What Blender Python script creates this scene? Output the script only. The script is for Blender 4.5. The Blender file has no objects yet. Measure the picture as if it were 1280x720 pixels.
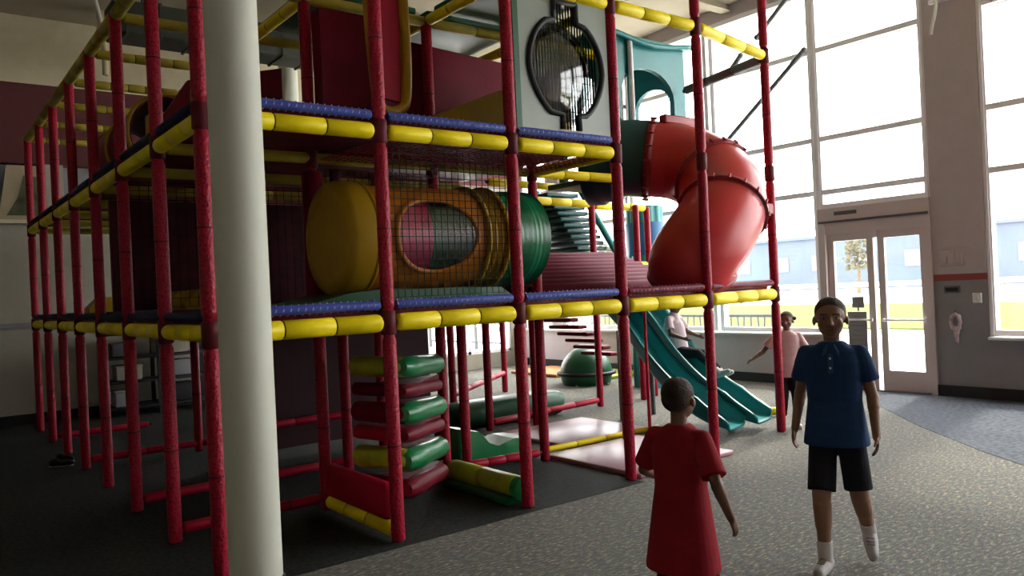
import bpy, bmesh, math, random
from mathutils import Vector, Matrix, Euler
random.seed(7)
PI = math.pi
COL = bpy.context.scene.collection

# ------------------------------------------------------------------ materials
MATS = {}
def mat(name, col, rough=.6, spec=.5, metal=0., bump=0., bscale=60., var=0., vscale=8., coat=0., trans=0., ior=1.45, alpha=1.):
    m = bpy.data.materials.new(name); m.use_nodes = True
    nt = m.node_tree; N = nt.nodes; L = nt.links
    b = N['Principled BSDF']
    b.inputs['Base Color'].default_value = (*col, 1)
    b.inputs['Roughness'].default_value = rough
    b.inputs['Metallic'].default_value = metal
    b.inputs['Specular IOR Level'].default_value = spec
    b.inputs['Coat Weight'].default_value = coat
    b.inputs['Transmission Weight'].default_value = trans
    b.inputs['IOR'].default_value = ior
    b.inputs['Alpha'].default_value = alpha
    tc = N.new('ShaderNodeTexCoord')
    if var > 0:
        n = N.new('ShaderNodeTexNoise'); n.inputs['Scale'].default_value = vscale; n.inputs['Detail'].default_value = 5
        L.new(tc.outputs['Object'], n.inputs['Vector'])
        r = N.new('ShaderNodeValToRGB')
        r.color_ramp.elements[0].position = .3; r.color_ramp.elements[1].position = .7
        r.color_ramp.elements[0].color = (*[c*(1-var) for c in col], 1)
        r.color_ramp.elements[1].color = (*[min(1, c*(1+var)) for c in col], 1)
        L.new(n.outputs['Fac'], r.inputs['Fac']); L.new(r.outputs['Color'], b.inputs['Base Color'])
    if bump > 0:
        n2 = N.new('ShaderNodeTexNoise'); n2.inputs['Scale'].default_value = bscale; n2.inputs['Detail'].default_value = 3
        L.new(tc.outputs['Object'], n2.inputs['Vector'])
        bp = N.new('ShaderNodeBump'); bp.inputs['Strength'].default_value = bump; bp.inputs['Distance'].default_value = .01
        L.new(n2.outputs['Fac'], bp.inputs['Height']); L.new(bp.outputs['Normal'], b.inputs['Normal'])
    MATS[name] = m
    return m

def netted(name, col, col2, rough=.35, scale=55.):
    """glossy vinyl sleeve wrapped in a fine diamond lacing"""
    m = mat(name, col, rough, .6)
    nt = m.node_tree; N = nt.nodes; L = nt.links; b = N['Principled BSDF']
    tc = N.new('ShaderNodeTexCoord')
    v = N.new('ShaderNodeTexVoronoi'); v.inputs['Scale'].default_value = scale
    L.new(tc.outputs['Object'], v.inputs['Vector'])
    r = N.new('ShaderNodeValToRGB'); r.color_ramp.elements[0].position = .15; r.color_ramp.elements[1].position = .6
    r.color_ramp.elements[0].color = (*col2, 1); r.color_ramp.elements[1].color = (*col, 1)
    L.new(v.outputs['Distance'], r.inputs['Fac']); L.new(r.outputs['Color'], b.inputs['Base Color'])
    bp = N.new('ShaderNodeBump'); bp.inputs['Strength'].default_value = .6; bp.inputs['Distance'].default_value = .006
    L.new(v.outputs['Distance'], bp.inputs['Height']); L.new(bp.outputs['Normal'], b.inputs['Normal'])
    return m

M_post = netted('red_netted_foam', (.36, .007, .030), (.18, .003, .013), .42)
M_post.node_tree.nodes['Principled BSDF'].inputs['Specular IOR Level'].default_value = .25
M_postdark = mat('dark_wrap', (.10, .004, .010), .6, .3)
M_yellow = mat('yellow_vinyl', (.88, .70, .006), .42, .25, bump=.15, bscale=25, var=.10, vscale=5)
M_shadeyellow = mat('shaded_yellow_vinyl', (.34, .27, .03), .5, .25, bump=.15, bscale=25, var=.25, vscale=5)  # same yellow vinyl, darkened to paint the shade on inner and top-left rails
M_seam = mat('black_seam', (.02, .015, .008), .8, .2)
M_redpad = mat('red_vinyl', (.38, .006, .030), .45, .25, bump=.1, bscale=20, var=.12, vscale=6)
M_ramp = mat('ramp_vinyl', (.15, .005, .026), .6, .15, bump=.15, bscale=12)
M_maroon = mat('maroon_vinyl', (.15, .004, .018), .5, .2, bump=.2, bscale=14, var=.2, vscale=4)
M_blue = mat('blue_vinyl', (.05, .075, .34), .45, .3, bump=.15, bscale=30)
M_deckblue = mat('navy_vinyl', (.014, .020, .065), .6, .2, bump=.1, bscale=20, var=.2)
M_cord = mat('lilac_cord', (.42, .40, .72), .7, .3)
M_green = mat('green_vinyl', (.010, .20, .065), .32, .6, bump=.1, bscale=15, var=.15, vscale=5)
M_dgreen = mat('dark_green_vinyl', (.008, .085, .035), .4, .5, bump=.1, bscale=15)
M_olive = mat('yellow_green_vinyl', (.36, .40, .02), .38, .5, bump=.15, bscale=18, var=.2)
M_mustard = mat('mustard_plastic', (.38, .22, .010), .42, .3, bump=.05, bscale=10, var=.08)
M_orange = mat('orange_plastic', (.40, .13, .008), .42, .3, bump=.05, bscale=10, var=.08)
M_gplast = mat('green_plastic', (.008, .16, .065), .28, .6)
M_magenta = mat('magenta_plastic', (.42, .012, .09), .4, .5)
M_teal = mat('teal_plastic', (.012, .23, .24), .3, .6, bump=.04, bscale=8, var=.08, vscale=3)
M_dteal = mat('dark_teal_plastic', (.010, .075, .080), .35, .5)
M_redslide = mat('red_slide_plastic', (.50, .028, .032), .33, .5, bump=.04, bscale=8, var=.06, vscale=3)
M_rflange = mat('red_flange_plastic', (.30, .015, .02), .4, .5)
M_grayplast = mat('grey_plastic_panel', (.26, .29, .25), .35, .5, bump=.05, bscale=6, var=.08, vscale=3)
M_net = mat('black_net_cord', (.012, .012, .012), .8, .2)
M_rednet = mat('maroon_net_cord', (.25, .02, .03), .8, .2)
M_black = mat('black_rubber', (.012, .012, .014), .6, .4)
M_mat = mat('pink_purple_mat_vinyl', (.38, .19, .23), .32, .6, bump=.12, bscale=5, var=.12, vscale=3)
M_colm = mat('column_paint', (.60, .61, .52), .55, .4, bump=.05, bscale=40)
M_wall = mat('wall_paint_beige', (.58, .50, .34), .8, .3, bump=.1, bscale=80, var=.04)
M_wallgrey = mat('wall_paint_warm_grey', (.37, .34, .275), .8, .3, bump=.1, bscale=80, var=.04)
M_burg = mat('wall_paint_burgundy', (.105, .028, .03), .75, .3, bump=.1, bscale=80)
M_taupe = mat('wall_paint_taupe', (.46, .395, .395), .8, .3, bump=.1, bscale=80, var=.03)
M_slate = mat('wall_paint_slate', (.25, .24, .25), .8, .3, bump=.1, bscale=80, var=.03)
M_stripe = mat('wall_stripe_red', (.26, .055, .05), .7, .3)
M_base = mat('baseboard_black', (.012, .011, .012), .5, .4)
M_alu = mat('window_aluminium', (.84, .82, .84), .45, .5)
M_alud = mat('window_gasket', (.10, .09, .10), .5, .4)
M_door = mat('door_frame_metal', (.55, .47, .46), .5, .5)
M_white = mat('white_plastic', (.62, .60, .56), .5, .4)
M_ceil = mat('ceiling_deck', (.33, .29, .21), .85, .2, bump=.2, bscale=10, var=.08, vscale=1.5)
M_steel = mat('painted_steel', (.11, .108, .112), .5, .4)
M_steelw = mat('pale_painted_steel', (.62, .60, .50), .5, .4)
M_conc = mat('exterior_concrete', (.80, .79, .76), .9, .2, var=.06, vscale=1)
M_grass = mat('exterior_grass', (.070, .085, .022), .95, .1, var=.15, vscale=3)
M_bld = mat('hazy_building', (.085, .105, .14), .8, .2, var=.06, vscale=.3)
M_leaf = mat('hazy_leaves', (.085, .08, .055), .9, .1, var=.2, vscale=3)
M_fence = mat('black_fence_metal', (.05, .05, .055), .6, .3)
M_bark = mat('bark', (.12, .09, .06), .9, .1, var=.3)
M_cardboard = mat('tan_board', (.38, .31, .20), .8, .2, var=.12, vscale=3)
M_sketch = mat('dark_olive_paint', (.10, .10, .06), .8, .2, var=.5, vscale=5)

# carpet ---------------------------------------------------------------
def carpet():
    m = bpy.data.materials.new('carpet_flecked'); m.use_nodes = True
    N = m.node_tree.nodes; L = m.node_tree.links; b = N['Principled BSDF']
    b.inputs['Roughness'].default_value = .85; b.inputs['Specular IOR Level'].default_value = .35
    b.inputs['Sheen Weight'].default_value = .15
    tc = N.new('ShaderNodeTexCoord')
    mp = N.new('ShaderNodeMapping'); mp.inputs['Rotation'].default_value = (0, 0, .655); mp.inputs['Scale'].default_value = (.75, 2.0, 1); L.new(tc.outputs['Object'], mp.inputs['Vector'])
    n = N.new('ShaderNodeTexNoise'); n.inputs['Scale'].default_value = 26; n.inputs['Detail'].default_value = 6; n.inputs['Roughness'].default_value = .75
    L.new(mp.outputs['Vector'], n.inputs['Vector'])
    r = N.new('ShaderNodeValToRGB'); e = r.color_ramp.elements
    e[0].position = .33; e[0].color = (.014, .018, .020, 1)
    e[1].position = .66; e[1].color = (.42, .34, .18, 1)
    k = e.new(.48); k.color = (.036, .040, .032, 1)
    k = e.new(.56); k.color = (.115, .102, .070, 1)
    L.new(n.outputs['Fac'], r.inputs['Fac'])
    v = N.new('ShaderNodeTexVoronoi'); v.inputs['Scale'].default_value = 30; L.new(mp.outputs['Vector'], v.inputs['Vector'])
    mx = N.new('ShaderNodeMix'); mx.data_type = 'RGBA'; mx.blend_type = 'OVERLAY'; mx.inputs['Factor'].default_value = .12
    L.new(r.outputs['Color'], mx.inputs['A']); L.new(v.outputs['Color'], mx.inputs['B'])
    L.new(mx.outputs['Result'], b.inputs['Base Color'])
    n2 = N.new('ShaderNodeTexNoise'); n2.inputs['Scale'].default_value = 180; L.new(tc.outputs['Object'], n2.inputs['Vector'])
    bp = N.new('ShaderNodeBump'); bp.inputs['Strength'].default_value = .5; bp.inputs['Distance'].default_value = .01
    L.new(n2.outputs['Fac'], bp.inputs['Height']); L.new(bp.outputs['Normal'], b.inputs['Normal'])
    return m
M_carpet = carpet()

def thin_glass(name, tint=(1, 1, 1), refl=.08, rough=.02):
    m = bpy.data.materials.new(name); m.use_nodes = True
    N = m.node_tree.nodes; L = m.node_tree.links; N.remove(N['Principled BSDF'])
    t = N.new('ShaderNodeBsdfTransparent'); t.inputs['Color'].default_value = (*tint, 1)
    g = N.new('ShaderNodeBsdfGlossy'); g.inputs['Roughness'].default_value = rough
    x = N.new('ShaderNodeMixShader'); x.inputs['Fac'].default_value = refl
    L.new(t.outputs[0], x.inputs[1]); L.new(g.outputs[0], x.inputs[2]); L.new(x.outputs[0], N['Material Output'].inputs['Surface'])
    return m
M_glass = thin_glass('window_glass', (.97, .98, .98), .04)
M_bubble = thin_glass('clear_bubble_plastic', (.90, .80, .84), .16, .12)

# ------------------------------------------------------------------ mesh builder
class MB:
    def __init__(s): s.v = []; s.f = []; s.m = []; s.sm = []
    def add(s, vs, fs, mi=0, smooth=False):
        o = len(s.v); s.v += [tuple(v) for v in vs]
        for f in fs: s.f.append([i+o for i in f]); s.m.append(mi); s.sm.append(smooth)
    def box(s, c, d, rot=None, mi=0):
        c = Vector(c); x, y, z = d[0]/2, d[1]/2, d[2]/2
        P = [Vector((a*x, b*y, e*z)) for e in (-1, 1) for b in (-1, 1) for a in (-1, 1)]
        if rot is not None: P = [rot @ q for q in P]
        s.add([c+q for q in P], [(0, 2, 3, 1), (4, 5, 7, 6), (0, 1, 5, 4), (2, 6, 7, 3), (0, 4, 6, 2), (1, 3, 7, 5)], mi)
    def rbox(s, c, d, r=.02, mi=0, rot=None, seg=3):
        """box with rounded edges"""
        bm = bmesh.new(); bmesh.ops.create_cube(bm, size=1)
        for v in bm.verts: v.co = Vector((v.co.x*d[0], v.co.y*d[1], v.co.z*d[2]))
        bmesh.ops.bevel(bm, geom=bm.edges[:], offset=min(r, min(d)*.49), segments=seg, affect='EDGES', profile=.5)
        bm.verts.ensure_lookup_table()
        P = [v.co.copy() for v in bm.verts]
        if rot is not None: P = [rot @ q for q in P]
        s.add([Vector(c)+q for q in P], [[v.index for v in f.verts] for f in bm.faces], mi, True); bm.free()
    def tube(s, pts, r, n=14, cap=True, mi=0, closed=False, ell=None, up=None, smooth=True, rfun=None, phase=0.):
        pts = [Vector(p) for p in pts]; K = len(pts)
        rr = r if isinstance(r, (list, tuple)) else [r]*K
        T = []
        for i in range(K):
            a = pts[i-1] if i > 0 or closed else pts[i]; b = pts[(i+1) % K] if i < K-1 or closed else pts[i]
            t = (b-a)
            T.append(t.normalized() if t.length > 1e-9 else Vector((0, 0, 1)))
        ref = Vector(up) if up else (Vector((0, 0, 1)) if abs(T[0].z) < .9 else Vector((1, 0, 0)))
        u = (ref - T[0]*ref.dot(T[0])).normalized()
        V = []
        for i in range(K):
            u = (u - T[i]*u.dot(T[i]))
            u = u.normalized() if u.length > 1e-6 else Vector((1, 0, 0))
            w = T[i].cross(u)
            ea, eb = ell if ell else (1, 1)
            for k in range(n):
                a = 2*PI*k/n + phase
                V.append(pts[i] + u*(rr[i]*ea*math.cos(a)) + w*(rr[i]*eb*math.sin(a)))
        F = []
        for i in range(K if closed else K-1):
            j = (i+1) % K
            for k in range(n):
                l = (k+1) % n
                F.append((i*n+k, i*n+l, j*n+l, j*n+k))
        s.add(V, F, mi, smooth)
        if cap and not closed:
            s.add(V[:n], [list(range(n))[::-1]], mi, False); s.add(V[(K-1)*n:], [list(range(n))], mi, False)
    def cyl(s, a, b, r, n=14, mi=0, smooth=True): s.tube([a, b], r, n, True, mi, smooth=smooth)
    def pad(s, a, b, r, n=14, mi=0, seams=3, rim=.3, smi=1):
        """foam sleeve with soft rounded ends and stitched seams"""
        a = Vector(a); b = Vector(b); d = b-a; L = d.length
        pts = []; rr = []; e = min(r*.6, L*.2)
        for t, q in ((0, .55), (.25*e/L, .8), (.6*e/L, .95), (e/L, 1)): pts.append(a+d*t); rr.append(r*q)
        for k in range(1, seams):
            t = k/seams
            for dt, q in ((-.010/L, 1), (-.004/L, .90), (.004/L, .90), (.010/L, 1)): pts.append(a+d*(t+dt)); rr.append(r*q)
        for t, q in ((1-e/L, 1), (1-.6*e/L, .95), (1-.25*e/L, .8), (1, .55)): pts.append(a+d*t); rr.append(r*q)
        s.tube(pts, rr, n, True, mi)
        for k in range(1, seams):
            p = a+d*(k/seams); u = d.normalized()
            s.tube([p-u*.004, p+u*.004], r*.93, n, False, smi)
    def ball(s, c, rad, n=16, m=10, mi=0, rot=None):
        if not isinstance(rad, (list, tuple)): rad = (rad,)*3
        V = []; F = []
        for i in range(1, m):
            ph = PI*i/m
            for k in range(n):
                th = 2*PI*k/n
                V.append(Vector((rad[0]*math.sin(ph)*math.cos(th), rad[1]*math.sin(ph)*math.sin(th), rad[2]*math.cos(ph))))
        V.append(Vector((0, 0, rad[2]))); V.append(Vector((0, 0, -rad[2])))
        t = len(V)-2; bt = len(V)-1
        for i in range(m-2):
            for k in range(n): F.append((i*n+k, (i+1)*n+k, (i+1)*n+(k+1) % n, i*n+(k+1) % n))
        for k in range(n): F.append((t, k, (k+1) % n)); F.append((bt, (m-2)*n+(k+1) % n, (m-2)*n+k))
        if rot is not None: V = [rot @ v for v in V]
        s.add([Vector(c)+v for v in V], F, mi, True)
    def cap(s, a, b, r0, r1, n=14, mi=0):
        """tapered capsule"""
        a = Vector(a); b = Vector(b); d = b-a; u = d.normalized()
        pts = []; rr = []
        for q in range(5):
            an = PI/2*q/4; pts.append(a-u*(r0*math.cos(an))); rr.append(max(r0*math.sin(an), r0*.03))
        for q in range(5):
            an = PI/2*q/4; pts.append(b+u*(r1*math.sin(an))); rr.append(max(r1*math.cos(an), r1*.03))
        s.tube(pts, rr, n, True, mi)
    def loft(s, rings, n=24, mi=0, smooth=True):
        """rings: (center, rx, ry) stacked along z, superelliptic"""
        V = []
        for c, rx, ry in rings:
            for k in range(n):
                a = 2*PI*k/n; ca, sa = math.cos(a), math.sin(a); e = .85
                V.append((c[0]+rx*math.copysign(abs(ca)**e, ca), c[1]+ry*math.copysign(abs(sa)**e, sa), c[2]))
        F = [(i*n+k, i*n+(k+1) % n, (i+1)*n+(k+1) % n, (i+1)*n+k) for i in range(len(rings)-1) for k in range(n)]
        F.append(list(range(n))[::-1]); F.append([(len(rings)-1)*n+k for k in range(n)])
        s.add(V, F, mi, smooth)
    def prism(s, poly, axis, a0, a1, mi=0, smooth=False):
        """extrude a 2D polygon; axis 'x': poly=(y,z); 'y': (x,z); 'z': (x,y)"""
        def P(p, a): return {'x': (a, p[0], p[1]), 'y': (p[0], a, p[1]), 'z': (p[0], p[1], a)}[axis]
        n = len(poly)
        V = [P(p, a0) for p in poly]+[P(p, a1) for p in poly]
        s.add(V, [list(range(n))[::-1], list(range(n, 2*n))]+[(i, (i+1) % n, n+(i+1) % n, n+i) for i in range(n)], mi, smooth)
    def build(s, name, mats, parent=None, local=False, voxel=None, smooth_it=0):
        me = bpy.data.meshes.new(name)
        off = Vector((0, 0, 0))
        if parent is not None and not local:
            q = parent
            while q is not None: off += q.location; q = q.parent
        me.from_pydata([tuple(Vector(v)-off) for v in s.v], [], s.f)
        if not isinstance(mats, (list, tuple)): mats = [mats]
        for m in mats: me.materials.append(m)
        for i, p in enumerate(me.polygons):
            p.material_index = s.m[i]; p.use_smooth = s.sm[i]
        me.update()
        bm = bmesh.new(); bm.from_mesh(me); bmesh.ops.recalc_face_normals(bm, faces=bm.faces[:]); bm.to_mesh(me); bm.free()
        o = bpy.data.objects.new(name, me); COL.objects.link(o)
        if voxel:
            md = o.modifiers.new('r', 'REMESH'); md.mode = 'VOXEL'; md.voxel_size = voxel; md.use_smooth_shade = True
            if smooth_it:
                ms = o.modifiers.new('s', 'SMOOTH'); ms.iterations = smooth_it; ms.factor = .5
            dg = bpy.context.evaluated_depsgraph_get(); ev = o.evaluated_get(dg)
            nm = bpy.data.meshes.new_from_object(ev); o.modifiers.clear(); o.data = nm; nm.name = name
            for p in nm.polygons: p.use_smooth = True
        if parent is not None: o.parent = parent
        return o

def tag(o, label=None, cat=None, group=None, kind=None):
    if label: o['label'] = label
    if cat: o['category'] = cat
    if group: o['group'] = group
    if kind: o['kind'] = kind
    return o
def thing(name, label, cat, loc=(0, 0, 0), group=None, rz=0):
    o = bpy.data.objects.new(name, None); COL.objects.link(o); o.location = loc; o.rotation_euler = (0, 0, rz)
    o.empty_display_size = .1
    return tag(o, label, cat, group)
def structure(name, mb, mats): return tag(mb.build(name, mats), kind='structure')
def dup(o, loc=None, parent=None):
    c = o.copy(); COL.objects.link(c)
    if loc is not None: c.location = loc
    if parent is not None: c.parent = parent
    return c
def dup_tree(o, loc, label, rz=None, scale=None):
    r = o.copy(); COL.objects.link(r); r.location = loc; r['label'] = label
    if rz is not None: r.rotation_euler = (0, 0, rz)
    if scale: r.scale = scale
    for ch in o.children:
        c = ch.copy(); COL.objects.link(c); c.parent = r
        for g in ch.children:
            d = g.copy(); COL.objects.link(d); d.parent = c
    return r
def spline(P, k=8):
    P = [Vector(p) for p in P]; out = []
    for i in range(len(P)-1):
        p0 = P[max(i-1, 0)]; p1 = P[i]; p2 = P[i+1]; p3 = P[min(i+2, len(P)-1)]
        for q in range(k):
            t = q/k
            out.append(.5*((2*p1)+(p2-p0)*t+(2*p0-5*p1+4*p2-p3)*t*t+(3*p1-p0-3*p2+p3)*t**3))
    out.append(P[-1]); return out

# ------------------------------------------------------------------ camera
yaw, pitch, roll, F = .9147, .0002, -.0467, 992.5
fw = Vector((math.cos(pitch)*math.cos(yaw), math.cos(pitch)*math.sin(yaw), math.sin(pitch)))
r0 = Vector((math.sin(yaw), -math.cos(yaw), 0)); u0 = r0.cross(fw)
rt = r0*math.cos(roll)+u0*math.sin(roll); up = -r0*math.sin(roll)+u0*math.cos(roll)
cam = bpy.data.objects.new('camera', bpy.data.cameras.new('camera')); COL.objects.link(cam)
cam.matrix_world = Matrix(((rt.x, up.x, -fw.x, 0), (rt.y, up.y, -fw.y, 0), (rt.z, up.z, -fw.z, 1.6), (0, 0, 0, 1)))
cam.data.sensor_width = 36; cam.data.lens = 36*F/1280; cam.data.clip_start = .05; cam.data.clip_end = 400
bpy.context.scene.camera = cam

# ------------------------------------------------------------------ room shell
XE, YN, ZC = 10.3, 13.15, 5.82      # window wall, far wall, ceiling
XW, YS = -3.2, -5.0
b = MB(); b.box(((XW+XE)/2, (YS+YN)/2, -.1), (XE-XW+.6, YN-YS+.6, .2)); structure('floor', b, M_carpet)
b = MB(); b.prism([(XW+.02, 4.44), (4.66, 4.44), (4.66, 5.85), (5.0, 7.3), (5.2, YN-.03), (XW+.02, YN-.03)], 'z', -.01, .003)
structure('floor', b, mat('dark_floor_zone', (.020, .023, .021), .8, .22, bump=.3, bscale=90, var=.7, vscale=30))  # darker floor zone beneath and left of the climbing frame
b = MB(); b.prism([(XE-.03, 5.6), (9.6, 5.25), (8.9, 4.62), (8.2, 3.95), (7.35, 3.0), (6.9, 2.4), (6.6, 1.2), (6.9, -1.0), (7.4, YS+.05), (XE-.03, YS+.05)], 'z', -.01, .003)
structure('floor', b, mat('slate_blue_carpet', (.075, .085, .105), .9, .25, bump=.5, bscale=150, var=.5, vscale=22))
b = MB(); b.box(((XW+XE)/2, (YS+YN)/2, ZC+.1), (XE-XW+.8, YN-YS+.8, .2))
structure('ceiling', b, M_ceil)
# ceiling joists
for k, y in enumerate((2.2, 4.9, 7.6, 10.3)):
    b = MB(); b.box(((XW+XE)/2, y, ZC-.05), (XE-XW, .10, .10)); b.box(((XW+XE)/2, y, ZC-.10), (XE-XW, .18, .02))
    structure('trim_%d' % (k+1), b, M_ceil)
# far wall : lower grey, ledge, clerestory strip, burgundy band, beige top
b = MB()
T = .2; yc = YN+T/2
def wx(x0, x1, z0, z1, mi=0, dy=0): b.box(((x0+x1)/2, yc+dy, (z0+z1)/2), (x1-x0, T, z1-z0), None, mi)
wx(XW, 8.0, 0, 2.85); wx(8.0, 10.05, 0, .30); wx(10.05, XE+.2, 0, 2.85); wx(8.0, 10.05, 2.65, 2.85)
wx(XW, XE+.2, 3.70, 4.85, 1); wx(XW, XE+.2, 4.85, ZC, 2)
for x0, x1 in ((XW, -.4), (.55, 1.05), (1.72, 1.95), (3.0, 3.2), (4.2, 5.0), (6.4, XE+.2)): wx(x0, x1, 2.85, 3.70, 0)
wx(XW, XE+.2, 2.75, 3.80, 3, .20)
b.box(((XW+XE)/2, YN-.05, 2.86), (XE-XW, .14, .05), None, 2)
structure('wall_back', b, [M_wallgrey, M_burg, M_wall, M_slate])
b = MB(); b.box(((XW+8)/2, YN-.012, .07), (8-XW, .024, .14)); structure('baseboard_back', b, M_base)
b = MB(); b.box(((XW+8)/2, YN-.02, 1.40), (8-XW, .04, .07)); structure('trim_back', b, M_slate)
# west and south walls (behind the camera)
b = MB(); b.box((XW-.1, (YS+YN)/2, ZC/2), (.2, YN-YS+.4, ZC)); structure('wall_left', b, M_wallgrey)
b = MB(); b.box(((XW+XE)/2, YS-.1, ZC/2), (XE-XW, .2, ZC)); structure('wall_front', b, M_taupe)
# window wall (east)
DY0, DY1 = 4.68, 6.16
wins = [(6.22, 8.00), (8.06, 9.85), (9.91, 11.72), (12.1, 12.95)]     # y ranges with glass from sill up
b = MB(); xc = XE+.12
def wy(y0, y1, z0, z1, mi=0, dx=0, t=.24): b.box((xc+dx, (y0+y1)/2, (z0+z1)/2), (t, y1-y0, z1-z0), None, mi)
wy(6.16, 13.15, 0, .72); wy(11.76, 12.08, .72, ZC); wy(12.97, 13.35, .72, ZC)
wy(4.06, DY0, 1.52, ZC, 1); wy(4.06, DY0, 0, 1.44, 2); wy(4.06, DY0, 1.44, 1.52, 3)
wy(-.2, 4.06, 0, .72, 2); wy(-.2, 4.06, 5.62, ZC, 1); wy(DY0, 13.35, 5.62, ZC, 1)
wy(-.75, -.2, 0, ZC, 1); wy(-5.2, -.75, 0, .72, 2); wy(-5.2, -.75, 5.62, ZC, 1); wy(-5.2, -4.6, .72, 5.62, 1)
structure('wall_right', b, [M_taupe, M_taupe, M_slate, M_stripe])
b = MB(); b.box((XE-.012, 9.65, .07), (.024, 6.9, .14)); b.box((XE-.012, 4.37, .07), (.024, .62, .14)); b.box((XE-.012, -.3, .07), (.024, 8.7, .14))
structure('baseboard_right', b, M_base)
b = MB(); b.rbox((XE-.03, 9.65, .735), (.12, 6.98, .035), .01); b.rbox((XE-.03, -.25, .735), (.12, 8.6, .035), .01)
structure('trim_sill', b, M_white)
wn = 0
def window(y0, y1, z0, z1, bars, mulls=(), wide=.07):
    global wn; wn += 1
    b = MB(); fx = XE+.07
    for y in (y0+wide/2, y1-wide/2): b.box((fx, y, (z0+z1)/2), (.11, wide, z1-z0)); b.box((fx-.06, y, (z0+z1)/2), (.012, wide*.35, z1-z0), None, 1)
    for z in (z0+wide/2, z1-wide/2): b.box((fx, (y0+y1)/2, z), (.105, y1-y0, wide))
    for z in bars:
        b.box((fx, (y0+y1)/2, z), (.10, y1-y0, .07)); b.box((fx+.01, (y0+y1)/2, z-.05), (.03, y1-y0-.12, .012), None, 0)
        b.box((fx-.052, (y0+y1)/2, z), (.008, y1-y0-.1, .02), None, 1)
    for y in mulls: b.box((fx, y, (z0+z1)/2), (.10, .05, z1-z0))
    w = structure('window_%d' % wn, b, [M_alu, M_alu])
    g = MB(); g.box((fx+.02, (y0+y1)/2, (z0+z1)/2), (.008, y1-y0-.02, z1-z0-.02))
    g.build('glass', M_glass, w)
for i, (y0, y1) in enumerate(wins): window(y0, y1, .76, 5.62, (2.74, 3.49, 4.74))
window(DY0, 6.22, 2.50, 5.62, (2.74, 3.49, 4.74))
for y0, y1 in ((2.30, 4.06), (.55, 2.24), (-.2, .49)): window(y0, y1, .76, 5.62, (2.74, 3.49, 4.74))
for y0, y1 in ((-2.6, -.75), (-4.6, -2.66)): window(y0, y1, .76, 5.62, (2.74, 3.49, 4.74))
# far wall window
wn += 1
b = MB()
for x in (8.03, 9.0, 10.02): b.box((x, YN+.07, 1.48), (.06, .1, 2.36))
for z in (.33, .95, 2.62): b.box((9.02, YN+.07, z), (2.04, .1, .06))
w = structure('window_%d' % wn, b, M_alu)
g = MB(); g.box((9.02, YN+.09, 1.48), (1.98, .008, 2.3)); g.build('glass', M_glass, w)
# double door
b = MB(); fx = XE+.05
b.box((fx, (DY0+6.22)/2, 2.40), (.16, 6.22-DY0, .20)); b.box((fx-.09, (DY0+6.22)/2, 2.31), (.02, 1.5, .03), None, 1)
b.box((fx, 4.715, 1.15), (.16, .07, 2.30)); b.box((fx, 6.17, 1.15), (.16, .10, 2.30)); b.box((fx, (DY0+6.22)/2, 2.22), (.14, 1.5, .16))
b.box((fx-.085, 5.80, 2.42), (.012, .32, .05), None, 1)
b.box((fx, 5.43, 2.10), (.15, .04, .1)); b.box((fx, 5.45, .01), (.2, 1.4, .02), None, 1)
structure('trim_door', b, [M_door, M_alud])
for n, (y0, y1, hy) in enumerate(((4.755, 5.40, 5.34), (5.46, 6.115, 5.52))):
    b = MB(); yc2 = (y0+y1)/2
    for y in (y0+.045, y1-.045): b.box((fx, y, 1.09), (.05, .09, 2.14))
    b.box((fx, yc2, 2.10), (.049, y1-y0-.01, .12)); b.box((fx, yc2, .15), (.049, y1-y0-.01, .26)); 
    d = structure('door_%d' % (n+1), b, M_door)
    g = MB(); g.box((fx, yc2, 1.16), (.008, y1-y0-.16, 1.8)); g.build('glass', M_glass, d)
    g = MB(); g.cyl((fx-.07, y0+.05, .95), (fx-.07, y1-.05, .95), .014, 10); g.box((fx-.05, y0+.05, .95), (.05, .03, .04)); g.box((fx-.05, y1-.05, .95), (.05, .03, .04))
    g.build('push_bar', M_alu, d)

# things on the window wall ------------------------------------------------
t = thing('chalkboard_sign', 'dark notice board with small square plate on top hung on the door glass', 'sign', (fx-.06, 5.72, .55))
b = MB(); b.rbox((fx-.035, 5.72, .79), (.012, .27, .54), .005); b.build('board', M_slate, t)
b = MB(); b.rbox((fx-.035, 5.70, 1.19), (.012, .17, .15), .005); b.build('plate', M_slate, t)
b = MB(); b.box((fx-.035, 5.70, 1.10), (.008, .02, .06)); b.build('bracket', M_slate, t)
b = MB()
for k in range(7):
    w_ = .10+.05*((k*7) % 3); b.box((fx-.043, 5.72, 1.0-k*.065), (.002, w_, .014))
b.build('writing', mat('chalk', (.2, .2, .21), .9, .1), t)
t = thing('thermostat_panel', 'row of three small white wall controls above the red stripe', 'switch', (XE-.01, 4.45, 1.68))
for k in range(3):
    b = MB(); b.rbox((XE-.012, 4.53-k*.085, 1.71+(-.012 if k == 0 else .0)), (.022, .055, .15 if k else .09), .006); b.build('control', M_taupe, t)
b = MB(); b.rbox((XE-.006, 4.44, 1.72), (.010, .30, .21), .004); b.build('back_plate', M_taupe, t)
b = MB(); b.rbox((XE-.01, 4.46, 1.33), (.02, .19, .09), .006); b.box((XE-.022, 4.46, 1.33), (.004, .15, .05), None, 1)
tag(b.build('wall_plaque', [M_steel, M_black]), 'dark rectangular plaque under the red wall stripe beside the door', 'sign')
b = MB(); b.rbox((XE-.015, 4.175, 1.22), (.03, .10, .12), .008); b.rbox((XE-.034, 4.175, 1.23), (.014, .04, .05), .004); b.box((XE-.032, 4.20, 1.185), (.01, .02, .02)); b.box((XE-.032, 4.15, 1.185), (.01, .02, .02))
tag(b.build('light_switch', M_white), 'small white switch box by the frame of the right window', 'switch')
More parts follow.
